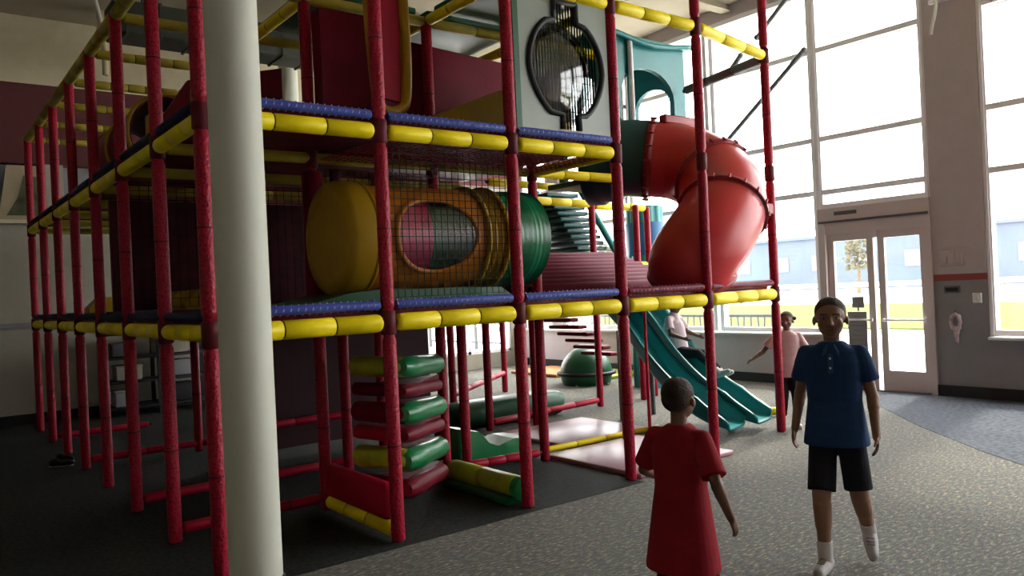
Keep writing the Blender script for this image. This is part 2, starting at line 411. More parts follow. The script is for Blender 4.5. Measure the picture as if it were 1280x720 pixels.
t = thing('hanging_cloth', 'bunched pale pink cloth hanging from a hook on the grey wall', 'cloth', (XE-.05, 4.42, .72))
b = MB()
for k in range(9):
    a = k/8*2*PI; y = 4.42+.055*math.cos(a); z = .93+.10*math.sin(a)
    b.cap((XE-.05, y, z), (XE-.05-.012*(k % 3), 4.42+.055*math.cos(a+.8), .93+.10*math.sin(a+.8)), .020+.006*(k % 2), .018)
b.cap((XE-.04, 4.43, .85), (XE-.04, 4.41, .68), .032, .018); b.cap((XE-.06, 4.39, .85), (XE-.05, 4.42, .70), .024, .014)
b.build('cloth', mat('pale_pink_cloth', (.50, .38, .40), .9, .2, bump=.4, bscale=30, var=.25, vscale=25), t)
b = MB(); b.cyl((XE, 4.42, 1.05), (XE-.06, 4.42, 1.05), .008, 8); b.cyl((XE-.06, 4.42, 1.05), (XE-.06, 4.42, 1.08), .008, 8); b.build('hook', M_steel, t)
t = thing('wall_mount_bracket', 'pale steel bracket with hanging tail high on the pier between the windows', 'bracket', (XE-.05, 4.52, 4.75))
b = MB(); b.tube(spline([(XE-.05, 4.49, 4.95), (XE-.07, 4.47, 4.85), (XE-.09, 4.48, 4.72), (XE-.08, 4.52, 4.60), (XE-.06, 4.55, 4.50)]), .028, 10, True, ell=(1, .6)); b.build('tail', M_steelw, t)
b = MB(); b.rbox((XE-.03, 4.40, 4.90), (.06, .34, .05), .01); b.rbox((XE-.05, 4.48, 5.0), (.1, .10, .18), .01); b.build('bracket_plate', M_alu, t)
# cross bracing rods in front of the glass
def rod(a, c, label):
    r = MB(); r.cyl(a, c, .034, 8); a = Vector(a); c = Vector(c); u = (c-a).normalized()
    r.cyl(c-u*.22, c, .04, 10); r.ball(c, .045); r.ball(a, .045)
    tag(r.build('brace_rod', M_steel), label, 'brace', 'bracing rods across the windows')
rod((10.18, 7.87, 3.52), (10.18, 6.25, 4.75), 'dark steel rod running up to the mullion joint left of the door')
rod((10.18, 7.0, 5.14), (10.18, 6.3, 5.70), 'upper dark steel rod slanting up to the ceiling by the windows')
rod((10.18, 8.98, 2.29), (10.18, 8.11, 2.92), 'dark steel rod seen through the gap inside the curl of the red tube slide')
rod((10.18, 7.57, 4.70), (10.18, 7.30, 4.95), 'short dark steel rod above the red tube slide')
# white exterior bench rail seen at the right window etc. come with the outside

# ceiling services at upper left
b = MB(); b.cyl((.95, 7.0, ZC-.10), (2.40, 12.3, 5.55), .030, 8)
tag(b.build('conduit_pipe', M_steelw), 'pale slanted pipe below the ceiling above the far left corner', 'pipe')
b = MB(); b.cyl((2.43, 12.4, 5.62), (2.43, 12.4, 4.9), .04, 8); b.rbox((2.43, 12.4, 5.66), (.16, .16, .3), .01)
tag(b.build('hanging_rod', M_wall), 'beige vertical drop rod hanging from the ceiling at far left', 'pipe')
b = MB(); b.rbox((3.9, 10.9, 5.20), (3.4, .55, .42), .03)
for k in range(9): b.box((2.35+k*.4, 10.9, 5.20), (.03, .58, .45))
for k in range(3): b.cyl((2.6+k*1.2, 10.9, 5.35), (2.6+k*1.2, 10.9, ZC-.005), .012, 6)
tag(b.build('air_duct', mat('duct_dark_green', (.035, .040, .028), .6, .4)), 'dark green rectangular air duct hung under the ceiling at far left', 'duct')

# clerestory ledge picture
t = thing('leaning_picture', 'tan board painted with a dark landscape leaning on the far ledge', 'picture', (1.40, YN-.02, 2.885))
b = MB(); b.prism([(1.12, 2.885), (1.66, 2.885), (1.66, 3.66), (1.24, 3.66)], 'y', YN-.06, YN-.03); b.build('board', M_cardboard, t)
b = MB()
b.prism([(1.22, 2.95), (1.62, 2.95), (1.62, 3.5), (1.44, 3.52), (1.36, 3.2)], 'y', YN-.066, YN-.061)
b.build('painting', M_sketch, t)

# white column
CX, CY, CR = 1.44, 4.205, .136
t = thing('round_column', 'thick off-white round column in front of the play frame corner', 'column', (CX, CY, 0))
b = MB(); b.cyl((CX, CY, .0), (CX, CY, ZC), CR, 48); b.build('shaft', M_colm, t)
b = MB(); b.tube([(CX, CY, 0), (CX, CY, .125), (CX, CY, .135)], [CR+.012, CR+.012, CR+.004], 48); b.build('base_band', M_base, t)
t = thing('round_column', 'distant white round column seen under the play deck behind the near column', 'column', (5.1, 12.3, 0))
b = MB(); b.cyl((5.1, 12.3, 0), (5.1, 12.3, ZC), .15, 32); b.build('shaft', M_colm, t)
b = MB(); b.tube([(5.1, 12.3, 0), (5.1, 12.3, .135)], .162, 32); b.build('base_band', M_base, t)

# ------------------------------------------------------------------ play structure
S, TT = 1.0733, 1.0842
X = [1.400]+[1.416+i*S for i in range(1, 5)]+[7.10]
P5 = (7.10, 4.81)
Y = [4.558+j*TT for j in range(8)]
L1, L2, L3, L4 = 1.415, 2.65, 3.857, 5.08
PS = thing('play_structure', 'large indoor climbing frame of red padded posts and yellow rails on three levels', 'play structure', (X[0], Y[0], 0))
off = Vector(PS.location)
def post_mesh(h):
    b = MB(); rr = .045
    pts = [(0, 0, 0), (0, 0, .012)]; rad = [.03, .044]
    zs = [z for z in (L1, L2, L3) if z < h-.2]
    cur = .02
    for z in zs:
        pts += [(0, 0, cur), (0, 0, z-.115), (0, 0, z-.10), (0, 0, z-.095)]; rad += [rr, rr, rr*.88, rr*.82]
        pts += [(0, 0, z+.095), (0, 0, z+.10), (0, 0, z+.115)]; rad += [rr*.82, rr*.88, rr]
        cur = z+.12
    pts += [(0, 0, cur), (0, 0, h-.02), (0, 0, h)]; rad += [rr, rr, .03]
    b.tube(pts, rad, 18, True)
    for z in zs: b.tube([(0, 0, z-.078), (0, 0, z-.07), (0, 0, z+.07), (0, 0, z+.078)], [rr*.9, rr*1.1, rr*1.1, rr*.9], 18, True, 1)
    for z in [.62, 2.02, 3.25]:
        if z < h: b.tube([(0, 0, z-.006), (0, 0, z+.006)], rr*1.02, 18, False, 1)
    o = b.build('post', [M_post, M_postdark]); return o
protos = {}
def post(x, y, h):
    if h not in protos:
        protos[h] = post_mesh(h); o = protos[h]
    else: o = dup(protos[h])
    o.parent = PS; o.location = Vector((x, y, 0))-off
    return o
HT = L3+.04
for j in range(8):
    for i in range(4):
        if j == 0: continue
        if i in (1, 2) and j in (5, 6): continue
        if i in (2, 3) and j >= 3: continue
        if i == 3 and j == 2: continue
        post(X[i], Y[j], HT)
post(X[0]-.025, Y[0]+.03, 5.1)
for i in range(1, 5): post(X[i], Y[0], 5.1)
post(P5[0], P5[1], 5.1)
post(X[4], Y[1], HT)
for x, y, h in ((3.95, Y[0]+1.35, L1), (5.23, 7.32, L2), (5.75, 7.12, L2), (7.2, 7.57, L2+.02), (7.35, 9.84, L2), (5.22, 8.04, L1), (7.95, 7.5, L2), (8.3, 7.62, L2)): post(x, y, h)
post(3.03, 6.38, HT)

def rail(a, c, name='padded_rail', m=M_yellow, r=.055, seams=3, inset=.05):
    a = Vector(a); c = Vector(c); u = (c-a).normalized()
    b = MB(); b.pad(a+u*inset, c-u*inset, r, 16, 0, seams)
    b.cyl(a+u*.02, a+u*(inset+.03), r*.45, 8, 2); b.cyl(c-u*.02, c-u*(inset+.03), r*.45, 8, 2)
    return b.build(name, [m, M_seam, M_postdark], PS)
for z in (L1, L2, L3):
    rng = range(5) if z != L2 else range(3)
    for i in rng: rail((X[i], Y[0], z), (X[i+1], P5[1] if i == 4 else Y[0], z), r=.058 if z == L1 else .052)
    for j in range(7): rail((X[0], Y[j], z), (X[0], Y[j+1], z), r=.050, m=M_shadeyellow if z == L3 else M_yellow)
for i in (3, 4): rail((X[i], Y[0], L4-.1), (X[i+1], P5[1] if i == 4 else Y[0], L4-.1))
# interior rails (long ones per row and per column)
for z in (L1, L2, L3):
    for j in range(1, 8):
        xe = 3 if j < 3 else (1 if z == L3 else 3)
        rail((X[0], Y[j], z), (X[xe], Y[j], z), r=.042, seams=6, m=M_shadeyellow)
for i in (1, 2, 3):
    for j in (0, 1):
        rail((X[i], Y[j], L3), (X[i], Y[j+1], L3), r=.045)
rail((X[3], Y[0], L2), (X[3], Y[1], L2), r=.045); rail((X[3], Y[1], L3), (X[4], Y[1], L3), r=.045)
rail((X[3], Y[1], L2), (X[4], Y[1], L2), r=.045)
rail((5.23, 7.32, L2), (7.2, 7.57, L2), r=.05, seams=5); rail((5.23, 7.2, L2+.16), (7.2, 7.45, L2+.16), r=.045, seams=5)
rail((7.2, 7.57, L2-.02), (8.3, 7.62, L2-.02), r=.05, seams=3); rail((7.2, 7.57, L1+.42), (8.3, 7.62, L1+.42), r=.05, seams=3)
rail((7.10, P5[1], L3-.02), (7.35, Y[1]+.45, L3-.05), r=.05, m=M_steel)
b = MB(); b.cyl((6.01, 5.61, 0), (6.01, 5.61, L1+.05), .017, 10); b.build('thin_pole', M_redpad, PS)
# floor rails
for a, c in (((3.78, 5.70, .09), (4.60, 5.62, .09)), ((X[0], Y[2], .09), (X[2], Y[2], .09)), ((X[0], Y[4], .09), (X[2], Y[4], .09)), ((X[0], Y[6]-.2, .09), (X[1], Y[6]-.2, .09)),
             ((5.23, 7.32, .09), (7.2, 7.57, .09)), ((5.22, 8.04, .35), (7.35, 9.84, .30)), ((X[0], Y[1], .09), (X[1], Y[1], .09)), ((X[1]+.1, Y[2]+.6, .42), (3.9, Y[2]+.6, .42))):
    rail(a, c, 'floor_rail', M_redpad, .038, 4)
rail((X[1], Y[0], .07), (X[1], Y[1], .07), 'floor_rail', M_yellow, .05, 3, .06)

# decks : maroon board, navy vinyl top, laced blue edge
def deck(x0, x1, y0, y1, z, name='deck'):
    b = MB(); b.rbox(((x0+x1)/2, (y0+y1)/2, z+.075), (x1-x0-.10, y1-y0-.10, .05), .012); 
    b.rbox(((x0+x1)/2, (y0+y1)/2, z+.115), (x1-x0-.14, y1-y0-.14, .03), .012, 1)
    nx = max(1, round((x1-x0)/S)); 
    for k in range(1, nx): b.box((x0+(x1-x0)*k/nx, (y0+y1)/2, z+.1305), (.012, y1-y0-.15, .002), None, 2)
    return b.build(name, [M_maroon, M_deckblue, M_seam], PS)
for j in range(7):
    deck(X[0], X[3], Y[j], Y[j+1], L1); 
    if j != 0: deck(X[0], X[3], Y[j], Y[j+1], L2)
deck(X[0], X[3], Y[0], Y[1], L2); deck(X[3], X[4], Y[0], Y[1], L1); deck(X[4], X[5], Y[0]+.25, Y[1], L1)
b = MB(); b.rbox((6.75, 6.62, L2+.10), (1.4, .95, .07), .02); b.build('hood_deck', M_dteal, PS)
def edge(a, c, z, cord=True, m=M_blue):
    a = Vector((a[0], a[1], z)); c = Vector((c[0], c[1], z)); u = (c-a).normalized(); L = (c-a).length
    w = u.cross(Vector((0, 0, 1)))
    b = MB(); b.pad(a+u*.055, c-u*.055, .030, 10, 0, 1)
    if cord:
        n = int((L-.12)/.045); P = []
        for k in range(n*4):
            s_ = .06+(L-.12)*k/(n*4); an = 2*PI*k/4
            P.append(a+u*s_+w*(.034*math.cos(an))+Vector((0, 0, .034*math.sin(an))))
        b.tube(P, .0045, 4, False, 1)
    b.build('laced_edge', [m, M_cord], PS)
for i in range(5): edge((X[i], Y[0]), (X[i+1], P5[1] if i == 4 else Y[0]), L1+.115, True, M_blue if i < 3 else M_maroon)
for i in range(3): edge((X[i], Y[0]), (X[i+1], Y[0]), L2+.105)
for j in range(7):
    edge((X[0], Y[j]), (X[0], Y[j+1]), L1+.10, False, M_deckblue); edge((X[0], Y[j]), (X[0], Y[j+1]), L2+.10, False, M_deckblue)

# nets -----------------------------------------------------------------
def net(p, u, v, step=.05, th=.0045, m=M_net, name='net'):
    p = Vector(p); u = Vector(u); v = Vector(v); n = u.cross(v).normalized()
    b = MB(); nu = max(1, round(u.length/step)); nv = max(1, round(v.length/step))
    def strip(a, c):
        d = (c-a).normalized(); w = d.cross(n)*th/2; h = n*th/2
        b.add([a-w-h, a+w-h, a+w+h, a-w+h, c-w-h, c+w-h, c+w+h, c-w+h], [(0, 1, 5, 4), (1, 2, 6, 5), (2, 3, 7, 6), (3, 0, 4, 7)])
    for k in range(nu+1): strip(p+u*(k/nu), p+u*(k/nu)+v)
    for k in range(nv+1): strip(p+v*(k/nv), p+v*(k/nv)+u)
    return b.build(name, m, PS)
for i in (1,): net((X[i]+.05, Y[0]+.03, L1+.16), (S-.1, 0, 0), (0, 0, 1.0))
net((X[1]+.05, Y[1], L1+.16), (S-.1, 0, 0), (0, 0, 1.0), .06)
net((X[1]+.05, Y[0]+.04, L2-.02), (2*S-.1, 0, 0), (0, TT-.1, 0), .06, m=M_rednet)
net((X[0]+.05, Y[2], L1+.16), (S*3-.1, 0, 0), (0, 0, 1.0), .07)

# maroon and other wall panels inside ------------------------------------
def panel(poly, y0, y1, m, name='wall_panel', axis='y', ribs=0):
    b = MB(); b.prism(poly, axis, y0, y1)
    return b.build(name, m, PS)
panel([(X[1]+.3, L2+.14), (X[3]-.05, L2+.14), (X[3]-.05, L2+.98), (X[1]+.3, L3-.14)], Y[1]+.05, Y[1]+.11, M_maroon)
panel([(2.52, L2+.14), (2.92, L2+.14), (2.92, L3-.12), (2.52, L3-.12)], Y[1]-.20, Y[1]-.05, M_maroon, 'padded_box')
panel([(X[0]+.1, L2+.14), (X[1]+.2, L2+.14), (X[1]+.2, L2+.95), (X[0]+.5, L2+.75)], Y[2]-.10, Y[2]-.04, M_maroon)
panel([(X[0]+.1, L1+.14), (X[2]-.1, L1+.14), (X[2]-.1, L2-.1), (X[0]+.1, L2-.1)], Y[3]-.05, Y[3]+.01, mat('deep_maroon_vinyl', (.05, .004, .010), .6, .2, var=.3))
panel([(X[1]+.1, .1), (X[3]+.1, .1), (X[3]+.1, L1-.1), (X[1]+.1, L1-.1)], Y[3]-.05, Y[3]+.0, mat('dark_back_vinyl', (.035, .008, .012), .6, .3))
# yellow triangular ramp panel, upper bay
panel([(3.10, L2+.14), (X[3]-.08, L2+.14), (X[3]-.08, 3.28), (3.95, 3.22), (3.35, 2.98)], 4.98, 5.30, M_mustard, 'ramp_panel')
# green roof pads over the upper bays
for x0, x1, y0, y1 in ((X[1], X[2], Y[1], Y[2]), (X[2], X[3], Y[0], Y[1]), (X[2], X[3], Y[1], Y[2])):
    b = MB(); b.rbox(((x0+x1)/2, (y0+y1)/2, L3+.10), (x1-x0-.1, y1-y0-.1, .06), .02); b.build('roof_pad', M_dgreen, PS)
# low yellow foam blocks on the left first deck
for x, y in ((2.1, Y[3]-.25), (2.1, Y[2]+.2), (1.9, Y[5])):
    b = MB(); b.prism([(x-.22, L1+.13), (x+.22, L1+.13), (x+.22, L1+.22), (x+.15, L1+.30), (x-.10, L1+.30), (x-.22, L1+.18)], 'y', y, y+.35); b.build('foam_block', M_mustard, PS)
# dark interior column + green uprights at first level
b = MB(); b.tube([(3.55, 6.75, L1+.12), (3.55, 6.75, L2-.1)], .14, 20); b.build('green_upright', M_dgreen, PS)
b = MB(); b.tube([(2.05, 6.3, L1+.12), (2.05, 6.3, L2-.1)], .10, 20); b.build('mustard_upright', M_mustard, PS)
b = MB(); b.tube([(X[1], Y[1], L1+.15), (X[1], Y[1], L1+.17), (X[1], Y[1], L2-.12), (X[1], Y[1], L2-.10)], [.05, .078, .078, .05], 20); b.box((X[1]+.06, Y[1]-.065, 2.0), (.03, .02, .9), None, 1); b.build('thick_post_pad', [M_maroon, M_orange], PS)  # orange strip paints a highlight down the pad
# green slope on first deck beside the crawl tube
b = MB(); b.prism([(2.05, L1+.135), (3.7, L1+.135), (3.6, L1+.20), (2.6, L1+.22), (2.35, L1+.20)], 'y', Y[0]+.25, Y[0]+.95); b.build('green_pad', M_dgreen, PS)
# maroon ribbed ramp, first level behind the slide exit
b = MB(); nr = 9
A = Vector((X[3]+.06, Y[1]+.1, L1+.12)); B = Vector((X[3]+.06, Y[2]+.25, 1.93)); W = 6.95-X[3]-.1
for k in range(nr):
    p = A.lerp(B, (k+.5)/nr); 
    b.tube([p, p+Vector((.02, 0, 0)), p+Vector((W, 0, 0)), p+Vector((W+.02, 0, 0))], [.05, .070, .070, .05], 14, True)
b.build('ribbed_ramp', M_ramp, PS)
b = MB(); b.prism([(A.y-.05, A.z-.08), (B.y, B.z-.05), (B.y, B.z-.16), (A.y-.05, A.z-.12)], 'x', A.x, A.x+W); b.build('ramp_board', M_maroon, PS)
b = MB(); b.rbox((6.3, B.y+.08, 1.92), (1.1, .12, .14), .04); b.build('ramp_cap', M_maroon, PS)
# maroon ribbed step ladder below the far deck
b = MB()
for k in range(8): b.rbox((6.6+k*.14, 7.95, 1.35-k*.10), (.16, .6, .05), .02)
b.build('ribbed_steps', M_maroon, PS)

# balloon-hole panel -----------------------------------------------------
def balloon_outline(n=56):
    P = []
    cx, cz = 4.135, 3.27
    for k in range(n):
        a = 2*PI*k/n; x = math.sin(a); z = math.cos(a)
        rx = .375; rz = .41
        px = cx+rx*x*(1-.10*max(0, -z)); pz = cz+rz*z
        if z < -.86: # tail
            px = cx+.02+(.085 if x > 0 else -.085)
            pz = 2.80 if z < -.93 else 2.91
        if z > .90: px = cx+(.115 if x > 0 else -.115); pz = 3.78 if z > .95 else 3.63
        P.append((px, pz))
    return P
x0, x1, z0, z1 = X[3]+.0-S+.09+S*0, X[3]-.055, L2+.115, L3-.03
x0 = X[2]+.085
H_ = balloon_outline(); n = len(H_)
def outer(p):
    cx, cz = 4.1, 3.3; dx, dz = p[0]-cx, p[1]-cz
    t = 1e9
    if dx > 1e-6: t = min(t, (x1-cx)/dx)
    if dx < -1e-6: t = min(t, (x0-cx)/dx)
    if dz > 1e-6: t = min(t, (z1-cz)/dz)
    if dz < -1e-6: t = min(t, (z0-cz)/dz)
    return (cx+dx*t, cz+dz*t)
# outer ring: same count; snap the four nearest to the corners
O = [outer(p) for p in H_]
for cr in ((x0, z0), (x0, z1), (x1, z0), (x1, z1)):
    i = min(range(n), key=lambda q: (O[q][0]-cr[0])**2+(O[q][1]-cr[1])**2); O[i] = cr
b = MB(); ya, yb = Y[0]-.005, Y[0]+.035
V = [(p[0], ya, p[1]) for p in H_]+[(p[0], ya, p[1]) for p in O]+[(p[0], yb, p[1]) for p in H_]+[(p[0], yb, p[1]) for p in O]
Fc = []
for i in range(n):
    j = (i+1) % n
    Fc += [(i, j, n+j, n+i), (2*n+i, 3*n+i, 3*n+j, 2*n+j), (i, 2*n+i, 2*n+j, j), (n+i, n+j, 3*n+j, 3*n+i)]
b.add(V, Fc)
BP = b.build('window_panel', M_grayplast, PS)
BP['label'] = 'grey plastic panel with a balloon-shaped opening'
b = MB(); b.tube([(p[0], ya-.004, p[1]) for p in H_], .024, 8, False, closed=True); b.build('opening_rim', M_black, BP)
b = MB(); b.box((x0-.01, ya+.01, (z0+z1)/2), (.05, .05, z1-z0)); b.box(((x0+x1)/2, ya+.01, z0-.01), (x1-x0, .05, .04)); b.build('panel_border', M_dgreen, BP)
b = MB()
for k in range(27):
    xx = 3.75+k*.029; b.box((xx, yb+.03, 3.30), (.013, .006, 1.04))
for k in range(9): b.box((4.12, yb+.03, 2.84+k*.12), (.78, .005, .005))
b.build('opening_net', M_net, BP)
b = MB(); b.ball((4.135, 4.70, 3.27), (.372, .14, .40), 28, 16); BD = b.build('bubble_window', thin_glass('smoked_bubble', (.36, .40, .40), .10, .08), BP)
b = MB(); b.box((4.12, ya-.004, 3.775), (.035, .004, .085))
for k in range(3): b.box((4.12, ya-.007, 3.75+k*.027), (.018, .003, .014), None, 1)
b.build('panel_sticker', [M_slate, M_white], BP)
b = MB(); b.box((3.95, ya-.004, 3.785), (.06, .004, .06)); b.build('panel_tag', M_cardboard, BP)

# mustard looped panel on the upper floor
b = MB()
LP = [(2.78, 3.86), (2.80, 3.4), (2.83, 3.02), (2.90, 2.95), (3.0, 2.97), (3.06, 3.05), (3.08, 3.4), (3.07, 3.86)]
b.tube(spline([(x, Y[0]+.62, z) for x, z in LP], 5), .055, 12, True, ell=(1, .7), up=(0, 1, 0))
LO = b.build('loop_frame', M_mustard, PS)
b = MB(); b.prism([(2.82, 3.86), (2.86, 3.05), (3.02, 3.03), (3.05, 3.86)], 'y', Y[0]+.62, Y[0]+.66); b.build('loop_insert', M_redpad, LO)

# ------------------------------------------------------------------ crawl tube
t = thing('crawl_tube', 'horizontal crawl tube of mustard, orange and green sections on the first deck', 'crawl tube', (3.3, 5.12, L1+.135))
yT, zT, rT = 5.12, 2.0, .375
def ring_tube(name, x0, x1, m, r, ribs=0, amp=.012, window=None, extra=None):
    b = MB(); K = max(4, int((x1-x0)/.02)); n = 48; V = []; F_ = []
    for i in range(K+1):
        x = x0+(x1-x0)*i/K
        rr = r+(amp*math.cos(2*PI*ribs*i/K) if ribs else 0)
        for k in range(n):
            a = 2*PI*k/n; V.append((x, yT-rr*math.cos(a), zT+rr*math.sin(a)))
    for i in range(K):
        for k in range(n):
            x = x0+(x1-x0)*(i+.5)/K; a = 2*PI*(k+.5)/n; a = a if a < PI else a-2*PI
            if window and ((x-window[0])/window[1])**2+(a/window[2])**2 < 1: continue
            F_.append((i*n+k, i*n+(k+1) % n, (i+1)*n+(k+1) % n, (i+1)*n+k))
    b.add(V, F_, 0, True)
    o = b.build(name, m, t)
    md = o.modifiers.new('s', 'SOLIDIFY'); md.thickness = .012; md.offset = -1
    return o
ws = ring_tube('window_section', 2.54, 3.46, M_orange, .378, 0, window=(3.02, .33, .74))
ring_tube('ribbed_collar', 3.46, 3.64, M_mustard, .378, 3, .016)
ring_tube('green_section', 3.64, 4.06, M_gplast, .372, 9, .010)
b = MB(); n = 40
b.tube([(3.02+.335*math.cos(2*PI*k/n), yT-.385*math.cos(.73*math.sin(2*PI*k/n)), zT+.385*math.sin(.73*math.sin(2*PI*k/n))) for k in range(n)], .020, 8, False, closed=True)
b.build('window_rim', M_orange, ws)
b = MB()
V = []; F_ = []
for i in range(13):
    for k in range(13):
        x = 3.02-.33+.66*i/12; a = -.72+1.44*k/12; V.append((x, yT-.388*math.cos(a), zT+.388*math.sin(a)))
for i in range(12):
    for k in range(12):
        if ((i+.5)/6-1)**2+((k+.5)/6-1)**2 < 1.05: F_.append((i*13+k, i*13+k+1, (i+1)*13+k+1, (i+1)*13+k))
b.add(V, F_, 0, True); b.build('bubble_window', M_bubble, ws)
ln = ring_tube('inner_lining', 2.58, 3.00, M_magenta, .355); ring_tube('inner_lining', 3.00, 3.45, M_dgreen, .355, 8, .012)
for x in (2.55, 3.46, 3.64):
    b = MB(); n = 40
    b.tube([(x, yT-.392*math.cos(2*PI*k/n), zT+.392*math.sin(2*PI*k/n)) for k in range(n)], .018, 8, False, closed=True); b.build('flange', M_mustard, t)
b = MB(); b.tube([(2.35, yT, zT), (2.36, yT, zT), (2.40, yT, zT), (2.54, yT, zT)], [.30, .385, .40, .40], 48, False); b.tube([(2.352, yT, zT), (2.356, yT, zT)], .30, 48, True)
b.build('end_cap', M_mustard, t)
# long maroon crawl tube along the upper left floor
t = thing('crawl_tube', 'maroon crawl tube lying along the upper deck at the left side', 'crawl tube', (2.0, 8.0, L2+.14))
b = MB(); b.tube([(2.0, y/10, L2+.50) for y in range(76, 96, 2)], [.34+.012*(k % 2) for k in range(10)], 32, False); o = b.build('body', M_maroon, t); o.modifiers.new('s', 'SOLIDIFY').thickness = .012
for y in (7.6, 8.5, 9.4):
    b = MB(); b.tube([(2.0+.36*math.cos(2*PI*k/32), y, L2+.50+.36*math.sin(2*PI*k/32)) for k in range(32)], .018, 8, False, closed=True); b.build('flange', M_mustard, t)
# mustard punch barrels on the upper left floor
def barrel(x, y, lab):
    t = thing('foam_barrel', lab, 'foam barrel', (x, y, L2+.133))
    b = MB(); b.tube([(x, y, L2+.135), (x, y, L2+.16), (x, y, L2+.50), (x, y, L2+.53)], [.10, .13, .13, .10], 20); b.build('body', M_mustard, t)
    b = MB(); b.tube([(x, y, L2+.30), (x, y, L2+.36)], .133, 20, False); b.build('band', M_orange, t)
barrel(1.85, Y[1]+.30, 'short mustard foam barrel on the upper deck close to the near corner post')
barrel(1.78, Y[2]+.25, 'short mustard foam barrel on the upper deck further back along the left side')

# ------------------------------------------------------------------ red spiral tube slide
t = thing('tube_slide', 'big red enclosed tube slide curling down from the teal hood to the first deck', 'slide', (6.9, 5.5, 0))
HC = Vector((6.18, 5.395, 0)); HV = Vector((.753, .657, 0)); HW = Vector((.657, -.753, 0)); HR_ = .56
def hel(deg, z, r=HR_): a = math.radians(deg); p = HC+HV*(r*math.cos(a))+HW*(r*math.sin(a)); return (p.x, p.y, z)
PT = [tuple(Vector(hel(0, 2.93))-HW*.16), hel(12, 2.88), hel(38, 2.76), hel(64, 2.60), hel(90, 2.40), hel(114, 2.20), hel(136, 2.02), hel(150, 1.88), tuple(Vector(hel(158, 1.76))+HV*.03), tuple(Vector(hel(159, 1.65))+HV*.09)]
SP = spline(PT, 8); K = len(SP)
def seg(i0, i1, name, m, r=.405, par=t):
    b = MB(); b.tube(SP[i0:i1+1], r, 44, False, up=(0, 0, 1)); o = b.build(name, m, par)
    md = o.modifiers.new('s', 'SOLIDIFY'); md.thickness = .012; md.offset = -1; return o
def flange(i, r=.43, nb=18, m=M_rflange, w=.02):
    p = SP[i]; d = (SP[min(i+1, K-1)]-SP[max(i-1, 0)]).normalized()
    b = MB(); b.tube([p-d*.05, p-d*w, p-d*w, p+d*w, p+d*w, p+d*.05], [.407, .41, r, r, .41, .407], 44, False, up=(0, 0, 1))
    u = (Vector((0, 0, 1))-d*d.z).normalized(); w_ = d.cross(u)
    for k in range(nb):
        a = 2*PI*k/nb; c = p+u*((r+.004)*math.cos(a))+w_*((r+.004)*math.sin(a)); b.cyl(c-d*.032, c+d*.032, .012, 6)
    b.build('flange', m, t)
seg(0, 22, 'tube_section', M_redslide); seg(22, 38, 'tube_section', M_redslide); seg(38, K-1, 'tube_section', M_redslide)
flange(22, .435); flange(38, .435); flange(0, .44)
b = MB(); p = SP[-1]; d = (SP[-1]-SP[-2]).normalized(); b.tube([p-d*.03, p, p+d*.01], [.41, .422, .41], 44, False, up=(0, 0, 1)); b.build('exit_lip', M_rflange, t)
b = MB(); b.rbox((6.72, 5.66, 3.32), (.50, .10, .10), .02); b.build('hanger_block', M_rflange, t)
b = MB(); b.rbox((7.0, 4.84, 2.28), (.16, .16, .12), .02); b.build('support_clamp', M_rflange, t)
t2 = thing('slide_hood', 'teal moulded hood with arched openings at the top of the red tube slide', 'slide hood', (6.7, 6.6, L2+.133))
b = MB(); P = spline([(6.15, 6.45, 2.98), (6.25, 6.28, 2.97), (6.36, 6.08, 2.96), (6.49, 5.90, 2.93)], 5)
b.tube(P, [.50]*5+[.47]*4+[.415]*(len(P)-9), 40, False, up=(0, 0, 1)); o = b.build('entry_collar', M_dteal, t2); o.modifiers.new('s', 'SOLIDIFY').thickness = .015
def arch(x0, x1, z0, z1, hw, zt):
    cx = (x0+x1)/2; zs = zt-hw*.75
    P = [(x0, z0), (cx-hw, z0)]+[(cx-hw*math.cos(PI*k/12), zs+hw*.75*math.sin(PI*k/12)) for k in range(13)]+[(cx+hw, z0), (x1, z0), (x1, z1-.10), (x1-.12, z1), (x0+.12, z1), (x0, z1-.10)]
    return P
def archpanel(px0, px1, y, z0, z1, hw, zt, axis='y', name='arch_panel', m=M_teal, th=.06):
    b = MB(); P = arch(px0, px1, z0, z1, hw, zt); n_ = 17
    # split in left pillar, right pillar and lintel strips to stay planar and convex
    cx = (px0+px1)/2
    L_ = P[1:15]
    for i in range(1, len(L_)-1):
        a, c = L_[i], L_[i+1] if i+1 < len(L_) else L_[i]
        if c[0] <= a[0]: continue
        b.prism([a, c, (c[0], z1), (a[0], z1)], axis, y, y+th)
    b.prism([(px0, z0), (cx-hw, z0), (cx-hw, z1), (px0+.02, z1), (px0, z1-.1)], axis, y, y+th)
    b.prism([(cx+hw, z0), (px1, z0), (px1, z1-.1), (px1-.02, z1), (cx+hw, z1)], axis, y, y+th)
    return b.build(name, m, t2)
archpanel(6.18, 7.46, 6.15, L2+.14, 4.36, .44, 4.02)
archpanel(6.22, 7.02, 7.40, L2+.14, 4.36, .28, 3.95, 'x', 'arch_panel')
archpanel(6.22, 7.02, 6.18, L2+.14, 4.36, .30, 3.95, 'x', 'arch_panel')
b = MB()
V = []; F_ = []; nn = 14
for i in range(nn+1):
    for k in range(nn+1):
        u_, v_ = i/nn, k/nn
        V.append((6.08+1.46*u_, 6.06+1.02*v_, 4.33+.13*math.sin(PI*u_)*math.sin(PI*v_)+.04*math.cos(6*u_)))
for i in range(nn):
    for k in range(nn): F_.append((i*(nn+1)+k, (i+1)*(nn+1)+k, (i+1)*(nn+1)+k+1, i*(nn+1)+k+1))
b.add(V, F_, 0, True); o = b.build('roof_shell', M_teal, t2); o.modifiers.new('s', 'SOLIDIFY').thickness = .05
